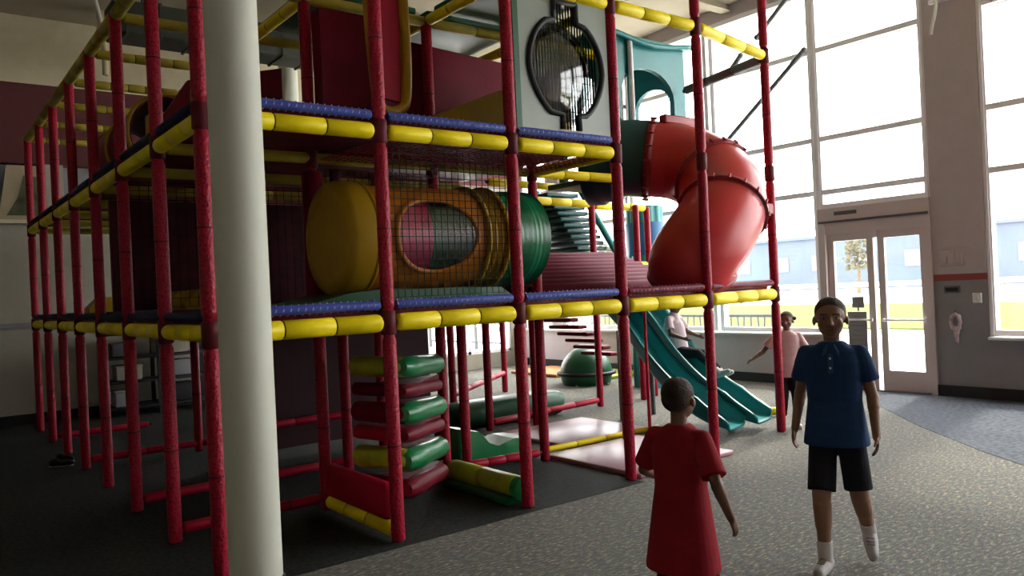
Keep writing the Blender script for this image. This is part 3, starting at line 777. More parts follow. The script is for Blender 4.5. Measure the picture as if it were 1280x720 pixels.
for x, y in ((6.52, 6.12), (6.75, 6.95), (6.45, 6.9)):
    b = MB(); b.tube([(x, y, L2+.14), (x, y, 4.33)], .030, 12); b.build('upright', M_alu, t2)

# ------------------------------------------------------------------ teal double slide
t = thing('wave_slide', 'teal open double slide running down to the carpet beside the mats', 'slide', (6.9, 5.9, 0))
def bed(xa, xb, name):
    path = spline([(.26, 7.15, 1.44), (.27, 6.9, 1.40), (.31, 6.45, 1.02), (.34, 6.05, .60), (.33, 5.65, .30), (.29, 5.3, .14), (.24, 4.98, .085)], 6)
    V = []; F_ = []; prof = [(-.5, .21), (-.485, .225), (-.46, .20), (-.43, .06), (-.35, .01), (-.15, 0), (.15, 0), (.35, .01), (.43, .06), (.46, .20), (.485, .225), (.5, .21)]
    w = xb-xa; cx = (xa+xb)/2
    for i, p in enumerate(path):
        fl = 1.0 if i < len(path)-8 else 1-.75*(i-(len(path)-8))/8
        for q, h in prof: V.append((cx+p.x+q*w+.04*math.sin(i*.2), p.y+.25*q*w, p.z+h*fl))
    m_ = len(prof)
    for i in range(len(path)-1):
        for k in range(m_-1): F_.append((i*m_+k, i*m_+k+1, (i+1)*m_+k+1, (i+1)*m_+k))
    b = MB(); b.add(V, F_, 0, True); o = b.build(name, M_teal, t); md = o.modifiers.new('s', 'SOLIDIFY'); md.thickness = .022; md.offset = 1
    return o
bed(6.10, 6.56, 'slide_lane'); bed(6.56, 7.02, 'slide_lane')
b = MB(); b.rbox((6.82, 7.14, 1.50), (1.0, .06, .22), .02); b.build('top_lip', M_teal, t)
for x in (6.62, 7.15):
    b = MB(); b.cyl((x, 6.6, 0), (x, 6.6, 1.05), .03, 10); b.build('leg', M_steel, t)
b = MB(); b.cyl((6.85, 5.25, 0), (6.85, 5.25, .09), .04, 10); b.build('foot', M_steel, t)
deck(6.05, 7.2, 7.16, 7.9, L1-.12)

# yellow floor kerb rails by the slide
b = MB(); b.pad((7.35, 5.85, .06), (7.95, 5.30, .06), .045, 12, 0, 3)
tag(b.build('padded_kerb', [M_yellow, M_seam]), 'yellow padded kerb rail on the carpet right of the teal slide', 'floor rail')

# ------------------------------------------------------------------ stepped climber
t = thing('step_climber', 'stack of green and maroon foam step shelves inside the lower front bay', 'climber', (3.0, 5.2, 0))
def shelf(z, mL, mR, r=.085, up=0.):
    pL = Vector((X[1]+.19, Y[1]-.16, z+up)); pM = Vector((2.84, 5.00, z)); pR = Vector((X[2]-.12, Y[1]-.14, z-.055))
    b = MB(); b.pad(pL, pM+(pM-pL).normalized()*.03, r, 16, 0, 1); b.build('foam_roll', mL, t)
    b = MB(); d = pR-pM; b.tube([pM-d.normalized()*.06, pM, pM+d*.3, pM+d*.62, pR-d.normalized()*.06, pR], [r*.6, r, r*1.05, r*.95, r*1.0, r*.55], 18, True); b.build('foam_roll', mR, t)
    b = MB(); b.prism([(pL.x, pL.y), (pM.x, pM.y), (pR.x, pR.y)], 'z', z-.03, z+.03); b.build('shelf_board', M_maroon, t)
shelf(1.07, M_olive, M_green, .075, .0)
shelf(.90, M_maroon, M_maroon, .05)
shelf(.735, M_maroon, M_green, .078, .0)
shelf(.58, M_redpad, M_maroon, .055)
shelf(.40, M_olive, M_green, .082)
shelf(.20, M_maroon, M_maroon, .07)
b = MB(); b.rbox((X[1], (Y[0]+Y[1])/2, .24), (.10, TT-.15, .24), .04); b.build('side_pad', M_redpad, t)
b = MB(); b.pad((X[2]+.02, Y[1]-.05, .12), (X[2]+.02, Y[0]+.12, .12), .085, 20, 0, 2); b.tube([(X[2]+.02, Y[0]+.13, .12), (X[2]+.02, Y[0]+.06, .12)], .088, 20, True, 1)
b.build('entry_log', [M_olive, M_green], t)
b = MB(); b.rbox((X[2]+.02, (Y[0]+Y[1])/2, .035), (.26, TT-.2, .06), .02); b.build('log_base', M_dgreen, t)
b = MB(); b.prism([(3.9, .03), (4.72, .03), (4.75, .10), (4.70, .17), (4.55, .18), (4.36, .14), (4.26, .18), (4.15, .30), (4.02, .33), (3.9, .36)], 'y', 5.98, 6.36, smooth=False)
tag(b.build('foam_wave', M_green), 'green foam wave block lying behind the stepped climber', 'foam block')
b = MB(); b.rbox((5.75, 7.69, .15), (1.6, .46, .30), .12)
tag(b.build('foam_bolster', M_dgreen), 'long dark green foam bolster on the floor under the far deck', 'foam block')

# floor mats
b = MB(); b.rbox((5.32, 5.12, .02), (1.22, 1.20, .04), .012); b.box((5.32, 4.70, .0405), (1.15, .006, .002)); 
tag(b.build('floor_mat', M_mat), 'front pinkish vinyl floor mat under the deck left of the teal slide', 'mat', 'vinyl mats')
b = MB(); b.rbox((5.72, 6.42, .02), (1.22, 1.14, .04), .012)
tag(b.build('floor_mat', M_mat), 'back pinkish purple vinyl floor mat behind the yellow strip', 'mat', 'vinyl mats')
b = MB(); b.pad((4.80, 5.83, .05), (6.35, 5.80, .05), .028, 10, 0, 4)
tag(b.build('mat_strip', [M_yellow, M_seam]), 'thin yellow padded strip between the two pinkish mats', 'floor rail')

# teal ribbed climber and tube at the back
t = thing('ribbed_chute', 'dark teal ribbed chute slanting down behind the yellow rails', 'chute', (7.5, 8.9, 1.3))
b = MB()
for k in range(17):
    p = Vector((7.30, 8.6, 2.85)).lerp(Vector((8.35, 8.75, 1.55)), k/16)
    b.rbox(p, (.60, .75, .062), .025)
b.build('ribs', M_dteal, t)
for y in (8.2, 9.1):
    b = MB(); b.tube([(7.55, y, 3.0), (8.65, y+.1, 1.65)], .05, 10); b.build('side_rail', M_teal, t)
for x, z in ((7.3, 2.85), (8.1, 1.9)):
    b = MB(); b.cyl((x+.1, 8.7, z-.3), (x+.1, 8.7, z), .04, 10); b.build('bracket', M_steel, t)
t = thing('fluted_tube', 'upright turquoise fluted tube beside the dark ribbed chute', 'tube', (9.1, 8.4, 0))
b = MB(); n = 48; V = []; F_ = []
for i, z in enumerate((0, .5, 1.2, 2.0, 2.6, 2.75)):
    for k in range(n):
        a = 2*PI*k/n; r = .27+.014*math.cos(12*a); V.append((9.1+r*math.cos(a), 8.4+r*math.sin(a), z))
for i in range(5):
    for k in range(n): F_.append((i*n+k, i*n+(k+1) % n, (i+1)*n+(k+1) % n, (i+1)*n+k))
b.add(V, F_, 0, True); b.build('body', M_teal, t)
b = MB(); b.tube([(9.1, 8.4, 2.0), (9.1, 8.4, 2.5)], .30, 32, True); b.build('collar', mat('blue_plastic', (.02, .14, .32), .35, .5), t)
# toddler corner
t = thing('toddler_dome', 'dark rounded dome seat on the floor near the far windows', 'play dome', (8.75, 9.5, 0))
b = MB(); b.ball((8.75, 9.5, .18), (.42, .42, .42), 28, 16); b.build('shell', M_dgreen, t)
b = MB(); b.tube([(8.75+.45*math.cos(2*PI*k/28), 9.5+.45*math.sin(2*PI*k/28), .18) for k in range(28)], .03, 8, False, closed=True); b.build('rim', M_black, t)
for a in range(4):
    b = MB(); b.cyl((8.75+.35*math.cos(a*PI/2+.4), 9.5+.35*math.sin(a*PI/2+.4), 0), (8.75+.35*math.cos(a*PI/2+.4), 9.5+.35*math.sin(a*PI/2+.4), .2), .04, 8); b.build('leg', M_steelw, t)
b = MB(); b.rbox((9.5, 11.2, .03), (1.0, 1.3, .06), .02); tag(b.build('play_mat', mat('orange_mat', (.42, .18, .06), .6, .4)), 'orange foam play mat on the sunlit carpet at the far window', 'mat')
b = MB(); b.rbox((9.75, 9.95, .03), (.9, .8, .06), .02); tag(b.build('play_mat', M_olive), 'yellow-green foam play mat beside the dark dome', 'mat')

# shelf rack at far wall
t = thing('shelving_rack', 'dark open shelving rack against the far wall seen between the red posts', 'shelf', (3.0, 12.7, 0))
for k, z in enumerate((.12, .5, .85, 1.2)):
    b = MB(); b.rbox((3.0, 12.75, z), (1.5, .45, .04), .008); b.build('shelf_board', M_black, t)
for x in (2.28, 3.0, 3.72):
    for y in (12.55, 12.95):
        b = MB(); b.box((x, y, .65), (.05, .05, 1.3)); b.build('upright', M_black, t)
for i, (x, z, w, h, m) in enumerate(((2.55, .14, .3, .22, M_slate), (3.3, .14, .4, .25, M_black), (2.6, .52, .35, .2, M_wallgrey), (3.35, .52, .3, .22, M_slate), (2.5, .87, .25, .18, M_steel), (3.2, .87, .45, .2, M_wallgrey))):
    b = MB(); b.rbox((x, 12.75, z+h/2+.004), (w, .32, h), .015); b.rbox((x, 12.75, z+h+.004), (w+.015, .33, .03), .008)
    tag(b.build('storage_box', m), ['small slate storage box on the lowest shelf, left end', 'black storage box on the lowest shelf, right end', 'pale storage box on the second shelf, left end', 'slate storage box on the second shelf, right end', 'small dark storage box on the third shelf, left end', 'wide pale storage box on the third shelf, right side'][i], 'box', 'boxes on the far rack')
# black stroller-like cart under the deck left
t = thing('waste_bin', 'dark green waste bin standing near the far shelving rack', 'bin', (3.6, 10.6, 0))
b = MB(); b.tube([(3.6, 10.6, 0), (3.6, 10.6, .02), (3.6, 10.6, .62)], [.15, .16, .19], 24); b.build('body', M_dgreen, t)
b = MB(); b.tube([(3.6, 10.6, .62), (3.6, 10.6, .66), (3.6, 10.6, .70)], [.20, .20, .12], 24); b.build('lid', M_black, t)
t = thing('teal_cube_seat', 'teal soft block seat on the floor behind the padded posts', 'seat', (4.9, 10.8, 0))
b = MB(); b.rbox((4.9, 10.8, .2), (.7, .5, .4), .05); b.build('cushion', M_dteal, t)
b = MB(); b.rbox((4.9, 11.0, .5), (.7, .12, .3), .05); b.build('backrest', M_dteal, t)
# dark shoe pair at left face
def shoe(x, y, rz, z, lab):
    t = thing('shoe', lab, 'shoe', (x, y, z), 'shoes by the left posts', rz)
    b = MB(); b.ball((0, -.05, .035), (.038, .09, .035)); b.ball((0, .04, .045), (.036, .06, .045)); b.build('upper', M_black, t, True, voxel=.005)
    b = MB(); b.rbox((0, -.01, .008), (.075, .22, .016), .007); b.build('sole', M_steel, t, True)
shoe(1.30, 9.55, .5, 0, 'dark shoe lying outside the left row of posts'); shoe(1.22, 9.25, 1.2, 0, 'dark shoe lying nearest the camera outside the left row of posts')

# ------------------------------------------------------------------ outside
b = MB(); b.box((70, 5, -.2), (118.5, 240, .2)); b.box((3.5, 20.0+.2, -.2), (14.3, 13.5, .2)); b.box((3.5, -13, -.2), (14.3, 15.4, .2))
structure('ground', b, M_conc)
b = MB(); b.box((31, 12, -.08), (17, 110, .05)); tag(b.build('grass_strip', M_grass), 'sunny yellow-green grass verge beyond the doors', 'grass', kind='stuff')
def building(x, y, w, d, h, lab, m):
    t = thing('building', lab, 'building', (x, y, -.1), 'hazy buildings across the road')
    b = MB(); b.box((x, y, h/2-.1), (d, w, h)); b.build('wall', m, t)
    b = MB(); b.box((x, y, h), (d+.6, w+.6, .3)); b.build('roof', M_bld, t)
    k = 0
    for yy in range(int(y-w/2)+2, int(y+w/2)-1, 5):
        b = MB(); b.box((x-d/2-.02, yy, h*.5), (.08, 2.2, h*.3)); b.build('window', M_steel, t)
building(85, 42, 34, 14, 5.5, 'long low grey-blue building beyond the grass seen through the doors', M_bld)
building(92, 92, 40, 14, 6.5, 'pale low building seen through the window left of the doors', M_bld)
building(88, 4, 26, 14, 5.0, 'small grey building seen through the right window', M_bld)
def tree(x, y, h, lab):
    t = thing('tree', lab, 'tree', (x, y, -.1), 'hazy trees beyond the grass')
    b = MB(); b.tube([(x, y, -.1), (x+.1, y, h*.5)], [.18, .10], 8); b.build('trunk', M_bark, t)
    rng = random.Random(int(x*31+y*7)); b = MB()
    for k in range(110):
        a = rng.uniform(0, 2*PI); q = rng.uniform(0, 1)**.5*h*.27; z = h*(.42+rng.random()*.5)
        b.ball((x+q*math.cos(a), y+q*math.sin(a), z), h*rng.uniform(.018, .05), 6, 4)
    b.build('crown', M_leaf, t)
for i, (x, y, h) in enumerate(((52, 52, 5.5), (55, 62, 6), (58, 46, 5), (50, 75, 6), (60, 88, 7), (60, 33, 4.5), (56, 24, 4), (54, 14, 4.8))):
    tree(x, y, h, 'hazy bare-looking tree, %s' % ['beyond the window left of the doors, nearest the frame', 'beyond the window left of the doors, in the middle', 'beyond the door, far left pane', 'beyond the glass behind the teal slide', 'tallest one, behind the play frame', 'small one between doors and pier', 'smallest one near the grey building', 'seen through the right window'][i])
t = thing('railing', 'black metal railing outside below the window left of the doors', 'railing', (13, 13, -.1))
b = MB(); b.box((13, 15.0, .85), (.05, 12.4, .05)); b.box((13, 15.0, .1), (.05, 12.4, .05)); b.build('rails', M_fence, t)
b = MB()
for k in range(80): b.tube([(13, 8.9+k*.155, .1), (13, 8.9+k*.155+.03*math.sin(k*2.1), .48), (13, 8.9+k*.155, .85)], .012, 5)
b.build('balusters', M_fence, t)
for k in range(6):
    b = MB(); b.box((13, 8.85+k*2.46, .42), (.07, .07, 1.04)); b.build('railing_post', M_fence, t)
t = thing('road_barrier', 'white horizontal road barrier rail in front of the grey-blue building', 'barrier', (42, 22, -.1))
b = MB(); b.box((42, 22, .9), (.1, 44, .25)); b.build('beam', M_white, t)
for k in range(9):
    b = MB(); b.box((42.1, 1+k*5, .35), (.15, .15, .9)); b.build('barrier_post', M_steel, t)
t = thing('bench', 'pale bench outside the right window', 'bench', (14.5, 4.6, -.1))
b = MB(); b.rbox((14.5, 4.6, .38), (.45, 1.4, .06), .02); b.build('seat', M_white, t)
for y in (4.1, 4.6, 5.1):
    b = MB(); b.box((14.5, y, .13), (.35, .06, .46)); b.build('leg', M_steel, t)
b = MB(); b.tube([(14.4, 13.5, -.1), (14.4, 13.5, .5)], .35, 16); b.ball((14.4, 13.5, .8), (.7, .7, .55), 10, 7, 1)
tag(b.build('planter_bush', [M_conc, M_leaf]), 'round potted bush outside the far windows', 'bush')

# ------------------------------------------------------------------ people
M_skin = mat('skin_brown', (.24, .125, .078), .5, .45, bump=.05, bscale=60)
M_skin2 = mat('skin_brown_deep', (.17, .085, .055), .5, .45, bump=.05, bscale=60)
M_hair = mat('hair_black', (.045, .030, .022), .75, .3, bump=.8, bscale=90)
M_eyew = mat('eye_white', (.38, .34, .32), .3, .5)
M_lip = mat('lip_brown', (.20, .07, .06), .45, .4)
M_bshirt = mat('blue_shirt_cloth', (.016, .046, .125), .85, .2, bump=.35, bscale=22, var=.1)
M_bcol = mat('blue_collar_cloth', (.035, .085, .19), .85, .2)
M_bshort = mat('black_shorts_cloth', (.010, .011, .018), .85, .2, bump=.3, bscale=20)
M_pshirt = mat('pink_shirt_cloth', (.55, .36, .36), .85, .2, bump=.3, bscale=22, var=.08)
M_dpant = mat('dark_trousers_cloth', (.014, .014, .018), .85, .2, bump=.3, bscale=20)
M_rshirt = mat('red_shirt_cloth', (.25, .010, .018), .85, .2, bump=.3, bscale=20, var=.08)
M_wshirt = mat('white_shirt_cloth', (.52, .44, .46), .85, .2, bump=.3, bscale=20)
M_sock = mat('white_sock_cloth', (.55, .52, .50), .9, .2, bump=.2, bscale=80)
M_shoe = mat('white_shoe', (.45, .43, .43), .6, .4)
M_sole = mat('pale_sole', (.30, .29, .28), .6, .4)

def lerp(a, c, t_): return Vector(a).lerp(Vector(c), t_)
def hand(b, wr, fd, palm_n, side, s, curl=.5, grip=False):
    """wr wrist, fd finger direction, palm_n palm normal, side=thumb side vector"""
    fd = Vector(fd).normalized(); pn = Vector(palm_n); pn = (pn-fd*pn.dot(fd)).normalized(); sd = fd.cross(pn).normalized()
    if sd.dot(Vector(side)) < 0: sd = -sd
    wr = Vector(wr)
    for k, q in enumerate((-1.15, -.4, .4, 1.15)):
        kn = wr+fd*(.052*s)+sd*(q*.0115*s*1.3)
        b.cap(wr+fd*.006*s+sd*q*.008*s, kn, .0125*s, .0105*s, 10)
        ln = (.046, .054, .058, .052)[k]*s
        p = kn; d = fd.copy(); a = curl*(.8+.1*(3-k))
        for seg_, fr, r in ((0, .45, .0088), (1, .32, .0080), (2, .25, .0070)):
            d = (d*math.cos(a*.75)+pn*math.sin(a*.75)); n_ = pn*math.cos(a*.75)-fd*0
            pn2 = (pn-d*pn.dot(d)); 
            q2 = p+d*(ln*fr*1.15); b.cap(p, q2, r*s, r*s*.93, 8); p = q2
            # rotate bending plane
            pn_, d_ = pn2.normalized() if pn2.length > 1e-4 else pn, d
            d = (d_*math.cos(a*.25)+pn_*math.sin(a*.25)).normalized()
    th0 = wr+fd*.014*s+sd*.016*s; th1 = th0+(fd*.55+sd*.75+pn*.25).normalized()*.026*s; th2 = th1+(fd*.9+sd*.25+pn*.35).normalized()*.026*s; th3 = th2+(fd*.95+pn*.4).normalized()*.018*s
    b.cap(th0, th1, .0125*s, .0105*s, 8); b.cap(th1, th2, .0100*s, .0088*s, 8); b.cap(th2, th3, .0088*s, .0072*s, 8)

def person(name, label, loc, rz, h, J, shirt, shorts, skin, hairm, clothes, vox=.006, headrot=(0, 0, 0)):
    """local frame: facing -Y, person's left = +X. J: joints as fractions of height."""
    t = thing(name, label, 'person', loc, None, rz)
    t['category'] = 'person'
    P = {k: Vector(v)*h for k, v in J.items()}
    hs = J.get('hs', (1, 0, 0)); HR = h*.148          # head height
    R = Euler(headrot).to_matrix()
    hc = P['head']
    def hp(x, y, z): return hc+R @ (Vector((x, y, z))*HR)
    b = MB()
    pel, ch, nk = P['pelvis'], P['chest'], P['neck']
    b.loft([]) if False else None
    # torso
    b.ball(pel, (.085*h, .060*h, .070*h), 20, 12); b.ball(lerp(pel, ch, .45), (.070*h, .050*h, .085*h), 20, 12)
    b.ball(ch, (.085*h, .055*h, .085*h), 20, 12); b.cap(P['shL'], P['shR'], .024*h, .024*h)
    b.cap(lerp(ch, nk, .3), nk, .045*h, .030*h); b.cap(nk, hp(0, .06, -.18), .029*h, .030*h)
    # head
    b.ball(hp(0, .07, .13), (.36*HR, .43*HR, .40*HR), 28, 18, 0, R)
    b.ball(hp(0, -.06, -.10), (.30*HR, .33*HR, .36*HR), 24, 16, 0, R)
    b.ball(hp(0, -.19, -.33), (.16*HR, .14*HR, .11*HR), 16, 10, 0, R)
    b.cap(hp(0, -.385, .06), hp(0, -.46, -.11), .035*HR, .060*HR, 12); b.ball(hp(.05, -.42, -.125), .042*HR, 10, 8); b.ball(hp(-.05, -.42, -.125), .042*HR, 10, 8)
    b.cap(hp(.08, -.355, .10), hp(.22, -.30, .10), .042*HR, .036*HR, 8); b.cap(hp(-.08, -.355, .10), hp(-.22, -.30, .10), .042*HR, .036*HR, 8)
    for s_ in (1, -1):
        b.ball(hp(.385*s_, .05, -.03), (.045*HR, .08*HR, .12*HR), 12, 8, 0, R); b.ball(hp(.19*s_, -.22, -.10), (.11*HR, .12*HR, .12*HR), 12, 8, 0, R)
    # arms
    for sd in 'LR':
        s_ = 1 if sd == 'L' else -1
        sh, el, wr = P['sh'+sd], P['el'+sd], P['wr'+sd]
        b.cap(sh, el, .0245*h, .0205*h); b.cap(el, wr, .0225*h, .0145*h); b.ball(lerp(el, wr, .25), .0225*h, 12, 8)
        fd = (wr-el).normalized(); hd = J.get('hand'+sd)
        if hd: fd = Vector(hd).normalized()
        hand(b, wr, fd, (-s_, -.2, 0) if abs(fd.x) < .8 else (0, -1, 0), (0, -1, 0) if abs(fd.y) < .8 else (0, 0, 1), h/1.45*.86, .35)
        hip, kn, an = P['hip'+sd], P['kn'+sd], P['an'+sd]
        b.cap(hip, kn, .052*h, .033*h, 18); b.cap(kn, an, .033*h, .0195*h, 16); b.ball(kn, .034*h, 14, 10); b.cap(lerp(kn, an, .12), lerp(kn, an, .45), .034*h, .030*h)
        ft = Vector(J['ft'+sd]).normalized()
        b.cap(an, an+ft*.085*h+Vector((0, 0, -.018*h)), .021*h, .016*h, 12)
    body = b.build('body', skin, t, True, voxel=vox, smooth_it=2)
    # eyes, brows, lips
    for s_ in (1, -1):
        e = MB(); e.ball(hp(.145*s_, -.333, .03), (.052*HR, .040*HR, .024*HR), 12, 8, 0, R); eo = e.build('eye', M_eyew, t, True)
        e = MB(); e.ball(hp(.145*s_, -.366, .03), (.024*HR, .014*HR, .023*HR), 10, 8, 0, R); e.build('iris', M_black, eo, True)
        e = MB(); e.cap(hp(.07*s_, -.385, .125), hp(.23*s_, -.33, .135), .016*HR, .010*HR, 8); e.build('eyebrow', hairm, t, True)
    e = MB(); e.cap(hp(-.09, -.355, -.235), hp(0, -.385, -.225), .012*HR, .022*HR, 8); e.cap(hp(0, -.385, -.225), hp(.09, -.355, -.235), .022*HR, .012*HR, 8); e.cap(hp(-.05, -.365, -.26), hp(.05, -.365, -.26), .022*HR, .022*HR, 8)
    e.build('mouth', M_lip, t, True)
    hb = MB(); hb.ball(hp(0, .115, .20), (.375*HR, .435*HR, .380*HR), 28, 18, 0, R); hb.ball(hp(0, .22, .06), (.345*HR, .30*HR, .32*HR), 20, 14, 0, R)
    for s_ in (1, -1): hb.ball(hp(.335*s_, .03, .14), (.035*HR, .10*HR, .12*HR), 10, 8, 0, R)
    if clothes.get('buns'):
        for s_ in (1, -1): hb.ball(hp(.42*s_, .22, .14), .12*HR, 14, 10)
    hb.build('hair', hairm, t, True, voxel=vox)
    # shirt
    sb = MB(); hem = clothes['hem']*h; fl = clothes.get('flare', 1.0); q = .012*h
    axis = (ch-pel)
    top = nk+Vector((0, 0, -.02*h))
    if clothes.get('loft', True):
        rings = []
        zt = P['shL'].z*.5+P['shR'].z*.5
        for z, rx, ry in ((hem, .116*fl, .090*fl), (hem+.01*h, .116*fl, .090*fl), (.55*h, .104, .080), (.62*h, .095, .066), (.70*h, .100, .068), (.76*h, .102, .066), (.80*h, .090, .058), (.825*h, .058, .048), (.838*h, .040, .040)):
            f_ = (z-pel.z)/(ch.z-pel.z); c = pel+(ch-pel)*f_
            if z > ch.z: c = lerp(ch, nk, min(1, (z-ch.z)/(nk.z-ch.z)))
            rings.append(((c.x, c.y, z), rx*h, ry*h))
        sb.loft(rings, 28)
    else:
        sb.cap(pel, ch, .098*h, .098*h, 20); sb.cap(ch, nk, .09*h, .045*h, 20); sb.ball(lerp(pel, ch, .5), (.10*h, .085*h, .12*h))
    sb.cap(lerp(P['shL'], P['shR'], .06), lerp(P['shL'], P['shR'], .94), .034*h, .034*h)
    for sd in 'LR':
        sh, el = P['sh'+sd], P['el'+sd]; wr = P['wr'+sd]; sl = clothes.get('sleeve', .62)
        if sl <= 1:
            e_ = lerp(sh, el, sl); sb.cap(sh, lerp(sh, el, sl*.4), .034*h, .039*h); sb.tube([sh, e_], [.034*h, .044*h], 18, True)
        else: sb.cap(sh, el, .040*h, .034*h); sb.tube([el, lerp(el, wr, .85)], [.033*h, .026*h], 16, True)
    so = sb.build('shirt', shirt, t, True, voxel=vox, smooth_it=3)
    if clothes.get('collar'):
        cb = MB(); n_ = 24; c = nk+Vector((0, -.004*h, -.012*h))
        for s_ in (1, -1):
            pts = [c+Vector((s_*.036*h*math.sin(a*PI/10), .034*h*math.cos(a*PI/10)*1.05, .004*h*math.cos(a*PI/10))) for a in range(0, 10)]+[c+Vector((s_*.020*h, -.050*h, -.022*h)), c+Vector((s_*.028*h, -.055*h, -.036*h))]
            cb.tube(pts, [.010*h]*10+[.012*h, .004*h], 8, True, ell=(1.4, .7))
        cb.build('collar', M_bcol, t, True, voxel=.004)
        pb = MB(); pb.box(nk+Vector((0, -.073*h, -.075*h)), (.018*h, .006*h, .07*h))
        for k in range(2): pb.ball(nk+Vector((0, -.078*h, -.055*h-.035*h*k)), .004*h, 8, 6, 1)
        pb.build('placket', [M_bcol, M_white], t, True)
    # shorts / trousers
    pb = MB(); pl = clothes['leg']     # fraction: <=1 along thigh, >1 to the ankle
    pb.ball(pel+Vector((0, 0, .0)), (.090*h, .066*h, .060*h), 20, 12)
    if clothes.get('loft', True): pb.loft([((pel.x, pel.y, pel.z-.03*h), .092*h, .066*h), ((pel.x, pel.y, pel.z+.04*h), .084*h, .060*h)], 24)
    for sd in 'LR':
        hip, kn, an = P['hip'+sd], P['kn'+sd], P['an'+sd]
        if pl <= 1: pb.cap(hip, lerp(hip, kn, .3), .050*h, .048*h); pb.tube([hip, lerp(hip, kn, pl)], [.050*h, .050*h], 20, True)
        else: pb.cap(hip, kn, .060*h, .043*h, 18); pb.ball(kn, .043*h); pb.tube([kn, lerp(kn, an, pl-1)], [.042*h, .032*h], 18, True)
    pb.build('shorts' if pl <= 1 else 'trousers', shorts, t, True, voxel=vox, smooth_it=3)
    for sd in 'LR':
        kn, an = P['kn'+sd], P['an'+sd]; ft = Vector(J['ft'+sd]).normalized(); upv = (kn-an).normalized()
        fb = MB(); toe = an+ft*.088*h-Vector((0, 0, .018*h)); heel = an-ft*.020*h-Vector((0, 0, .012*h))
        if abs(ft.z) > .5: toe = an+ft*.095*h; heel = an-ft*.015*h
        fb.cap(heel, lerp(heel, toe, .55), .026*h, .026*h, 14); fb.cap(lerp(heel, toe, .45), toe, .027*h, .021*h, 14)
        fo = fb.build('shoe' if clothes.get('shoes', True) else 'sock_foot', M_shoe, t, True, voxel=.005, smooth_it=2)
        lb = MB(); n0 = ft.cross(Vector((1, 0, 0))).normalized() if abs(ft.x) < .9 else Vector((0, 0, 1))
        if n0.z < 0: n0 = -n0
        for k in range(3):
            c_ = lerp(heel, toe, .50+.13*k)+n0*.0255*h; lb.cap(c_-Vector((.012*h, 0, 0)), c_+Vector((.012*h, 0, 0)), .0025*h, .0025*h, 6)
        lb.build('laces', M_sole, fo, True)
        kb = MB(); kb.tube([an-upv*.005*h, lerp(an, kn, clothes.get('sock', .28))], [.026*h, .0285*h], 16, True); kb.build('sock', M_sock, t, True)
    return t

# boy in blue shirt walking toward the camera
def walk(swing=.0):
    return dict(pelvis=(0, 0, .52), chest=(0, -.006, .715), neck=(0, -.008, .835), head=(0, -.022, .918),
        shL=(.092, 0, .790), shR=(-.092, 0, .790), elL=(.128, .010, .630), wrL=(.140, -.050, .495), elR=(-.128, .045, .635), wrR=(-.150, .02, .500),
        hipL=(.046, 0, .50), hipR=(-.046, 0, .50), knL=(.070, -.01, .275), anL=(.085, .13, .095), knR=(-.052, -.075, .275), anR=(-.045, -.095, .045),
        ftL=(.15, -.70, -.60), ftR=(-.15, -1, -.02))
faceyaw = math.atan2(4.06*.61-0, 1)  # placeholder, replaced below
def face_to(x, y, tx=0., ty=0.):
    """rotation so that local -Y points from (x,y) to (tx,ty)"""
    return math.atan2(ty-y, tx-x)+PI/2
BX, BY = 4.02, 2.38
J = walk()
person('person', 'person in dark blue polo shirt and black shorts walking toward the camera', (BX, BY, 0), face_to(BX, BY)-.12, 1.47, J, M_bshirt, M_bshort, M_skin, M_hair,
       dict(hem=.455, collar=True, sleeve=.62, leg=.92, sock=.30), .0055, (-.05, 0, .10))
# girl in pink behind
GX, GY = 7.36, 4.87
J = walk(); J.update(elR=(-.20, .0, .66), wrR=(-.30, -.05, .60), elL=(.16, .0, .64), wrL=(.20, -.03, .50), knL=(.055, -.03, .28), anL=(.055, -.03, .045), ftL=(.1, -1, -.02), anR=(-.06, .02, .05), knR=(-.05, -.03, .28), ftR=(-.2, -1, -.02))
person('person', 'person in pale pink shirt and dark trousers standing beside the end post', (GX, GY, 0), face_to(GX, GY)+.1, 1.22, J, M_pshirt, M_dpant, M_skin2, M_hair,
       dict(hem=.44, sleeve=.7, leg=1.75, sock=.2, buns=True), .006, (.05, 0, -.25))
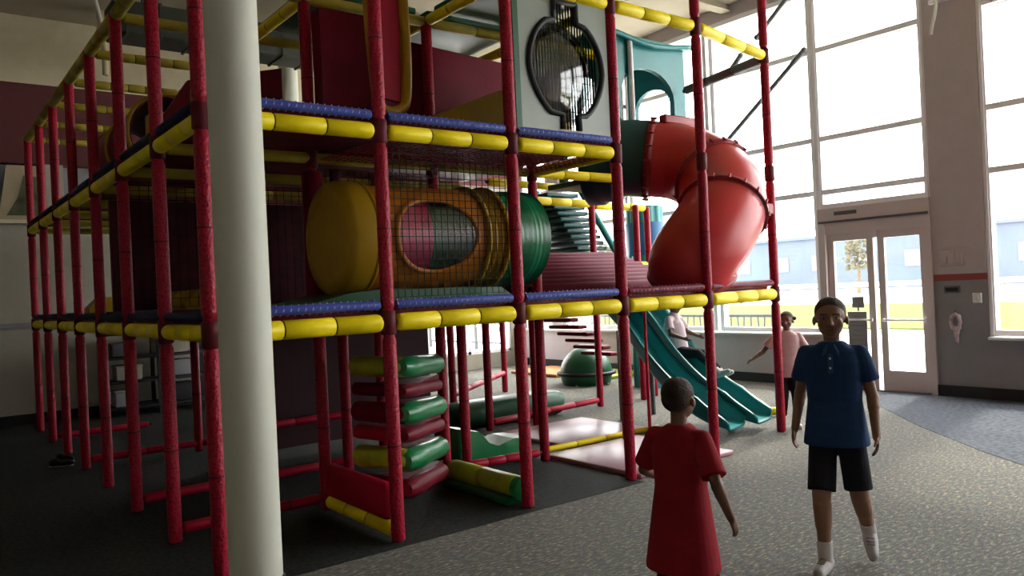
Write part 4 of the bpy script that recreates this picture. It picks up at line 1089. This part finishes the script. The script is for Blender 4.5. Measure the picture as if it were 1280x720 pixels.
# child in red running past, facing away
RX, RY = 2.57, 2.24
J = walk(); J.update(elL=(.17, -.04, .65), wrL=(.16, -.14, .60), elR=(-.17, .06, .65), wrR=(-.20, .03, .54))
person('person', 'person in long red shirt seen from behind close to the camera', (RX, RY, 0), face_to(RX, RY)+PI-.5, 1.19, J, M_rshirt, M_dpant, M_skin2, M_hair,
       dict(hem=.33, sleeve=.8, leg=1.6, sock=.2, flare=1.15), .0055, (0, 0, 0))
# child sitting on the slide
SX, SY, SZ = 7.18, 6.20, .68
J = dict(pelvis=(0, 0, .085), chest=(0, .03, .285), neck=(0, .03, .40), head=(0, .02, .485), shL=(.105, .03, .365), shR=(-.105, .03, .365),
         elL=(.17, -.02, .24), wrL=(.155, -.14, .20), elR=(-.17, -.02, .24), wrR=(-.155, -.14, .20), hipL=(.045, 0, .07), hipR=(-.045, 0, .07),
         knL=(.06, -.22, .045), anL=(.055, -.40, -.13), knR=(-.06, -.22, .06), anR=(-.055, -.42, -.11), ftL=(0, -.75, .35), ftR=(0, -.75, .35))
person('person', 'person in white shirt and dark trousers sitting on the teal slide', (SX, SY, SZ), .25, 1.28, J, M_wshirt, M_dpant, M_skin2, M_hair,
       dict(hem=.0, sleeve=.7, leg=1.8, sock=.2, loft=False), .006, (.1, 0, 0))

# ------------------------------------------------------------------ light
w = bpy.data.worlds.new('sky'); bpy.context.scene.world = w; w.use_nodes = True
bg = w.node_tree.nodes['Background']; bg.inputs['Color'].default_value = (1, .99, .98, 1); bg.inputs['Strength'].default_value = 6.5
sun = bpy.data.lights.new('sun', 'SUN'); sun.energy = 3.0; sun.angle = math.radians(6); sun.color = (1, .93, .80)
so = bpy.data.objects.new('sun', sun); COL.objects.link(so)
d = Vector((-.62, -.12, -.72)).normalized(); so.rotation_euler = d.to_track_quat('-Z', 'Y').to_euler()
sc = bpy.context.scene
sc.view_settings.view_transform = 'Standard'; sc.view_settings.look = 'None'; sc.view_settings.gamma = 1; sc.view_settings.use_curve_mapping = False
sc.view_settings.exposure = .80
try:
    sc.cycles.use_denoising = True; sc.cycles.max_bounces = 8; sc.cycles.diffuse_bounces = 4; sc.cycles.transparent_max_bounces = 16
    sc.cycles.sample_clamp_indirect = 6
except Exception: pass
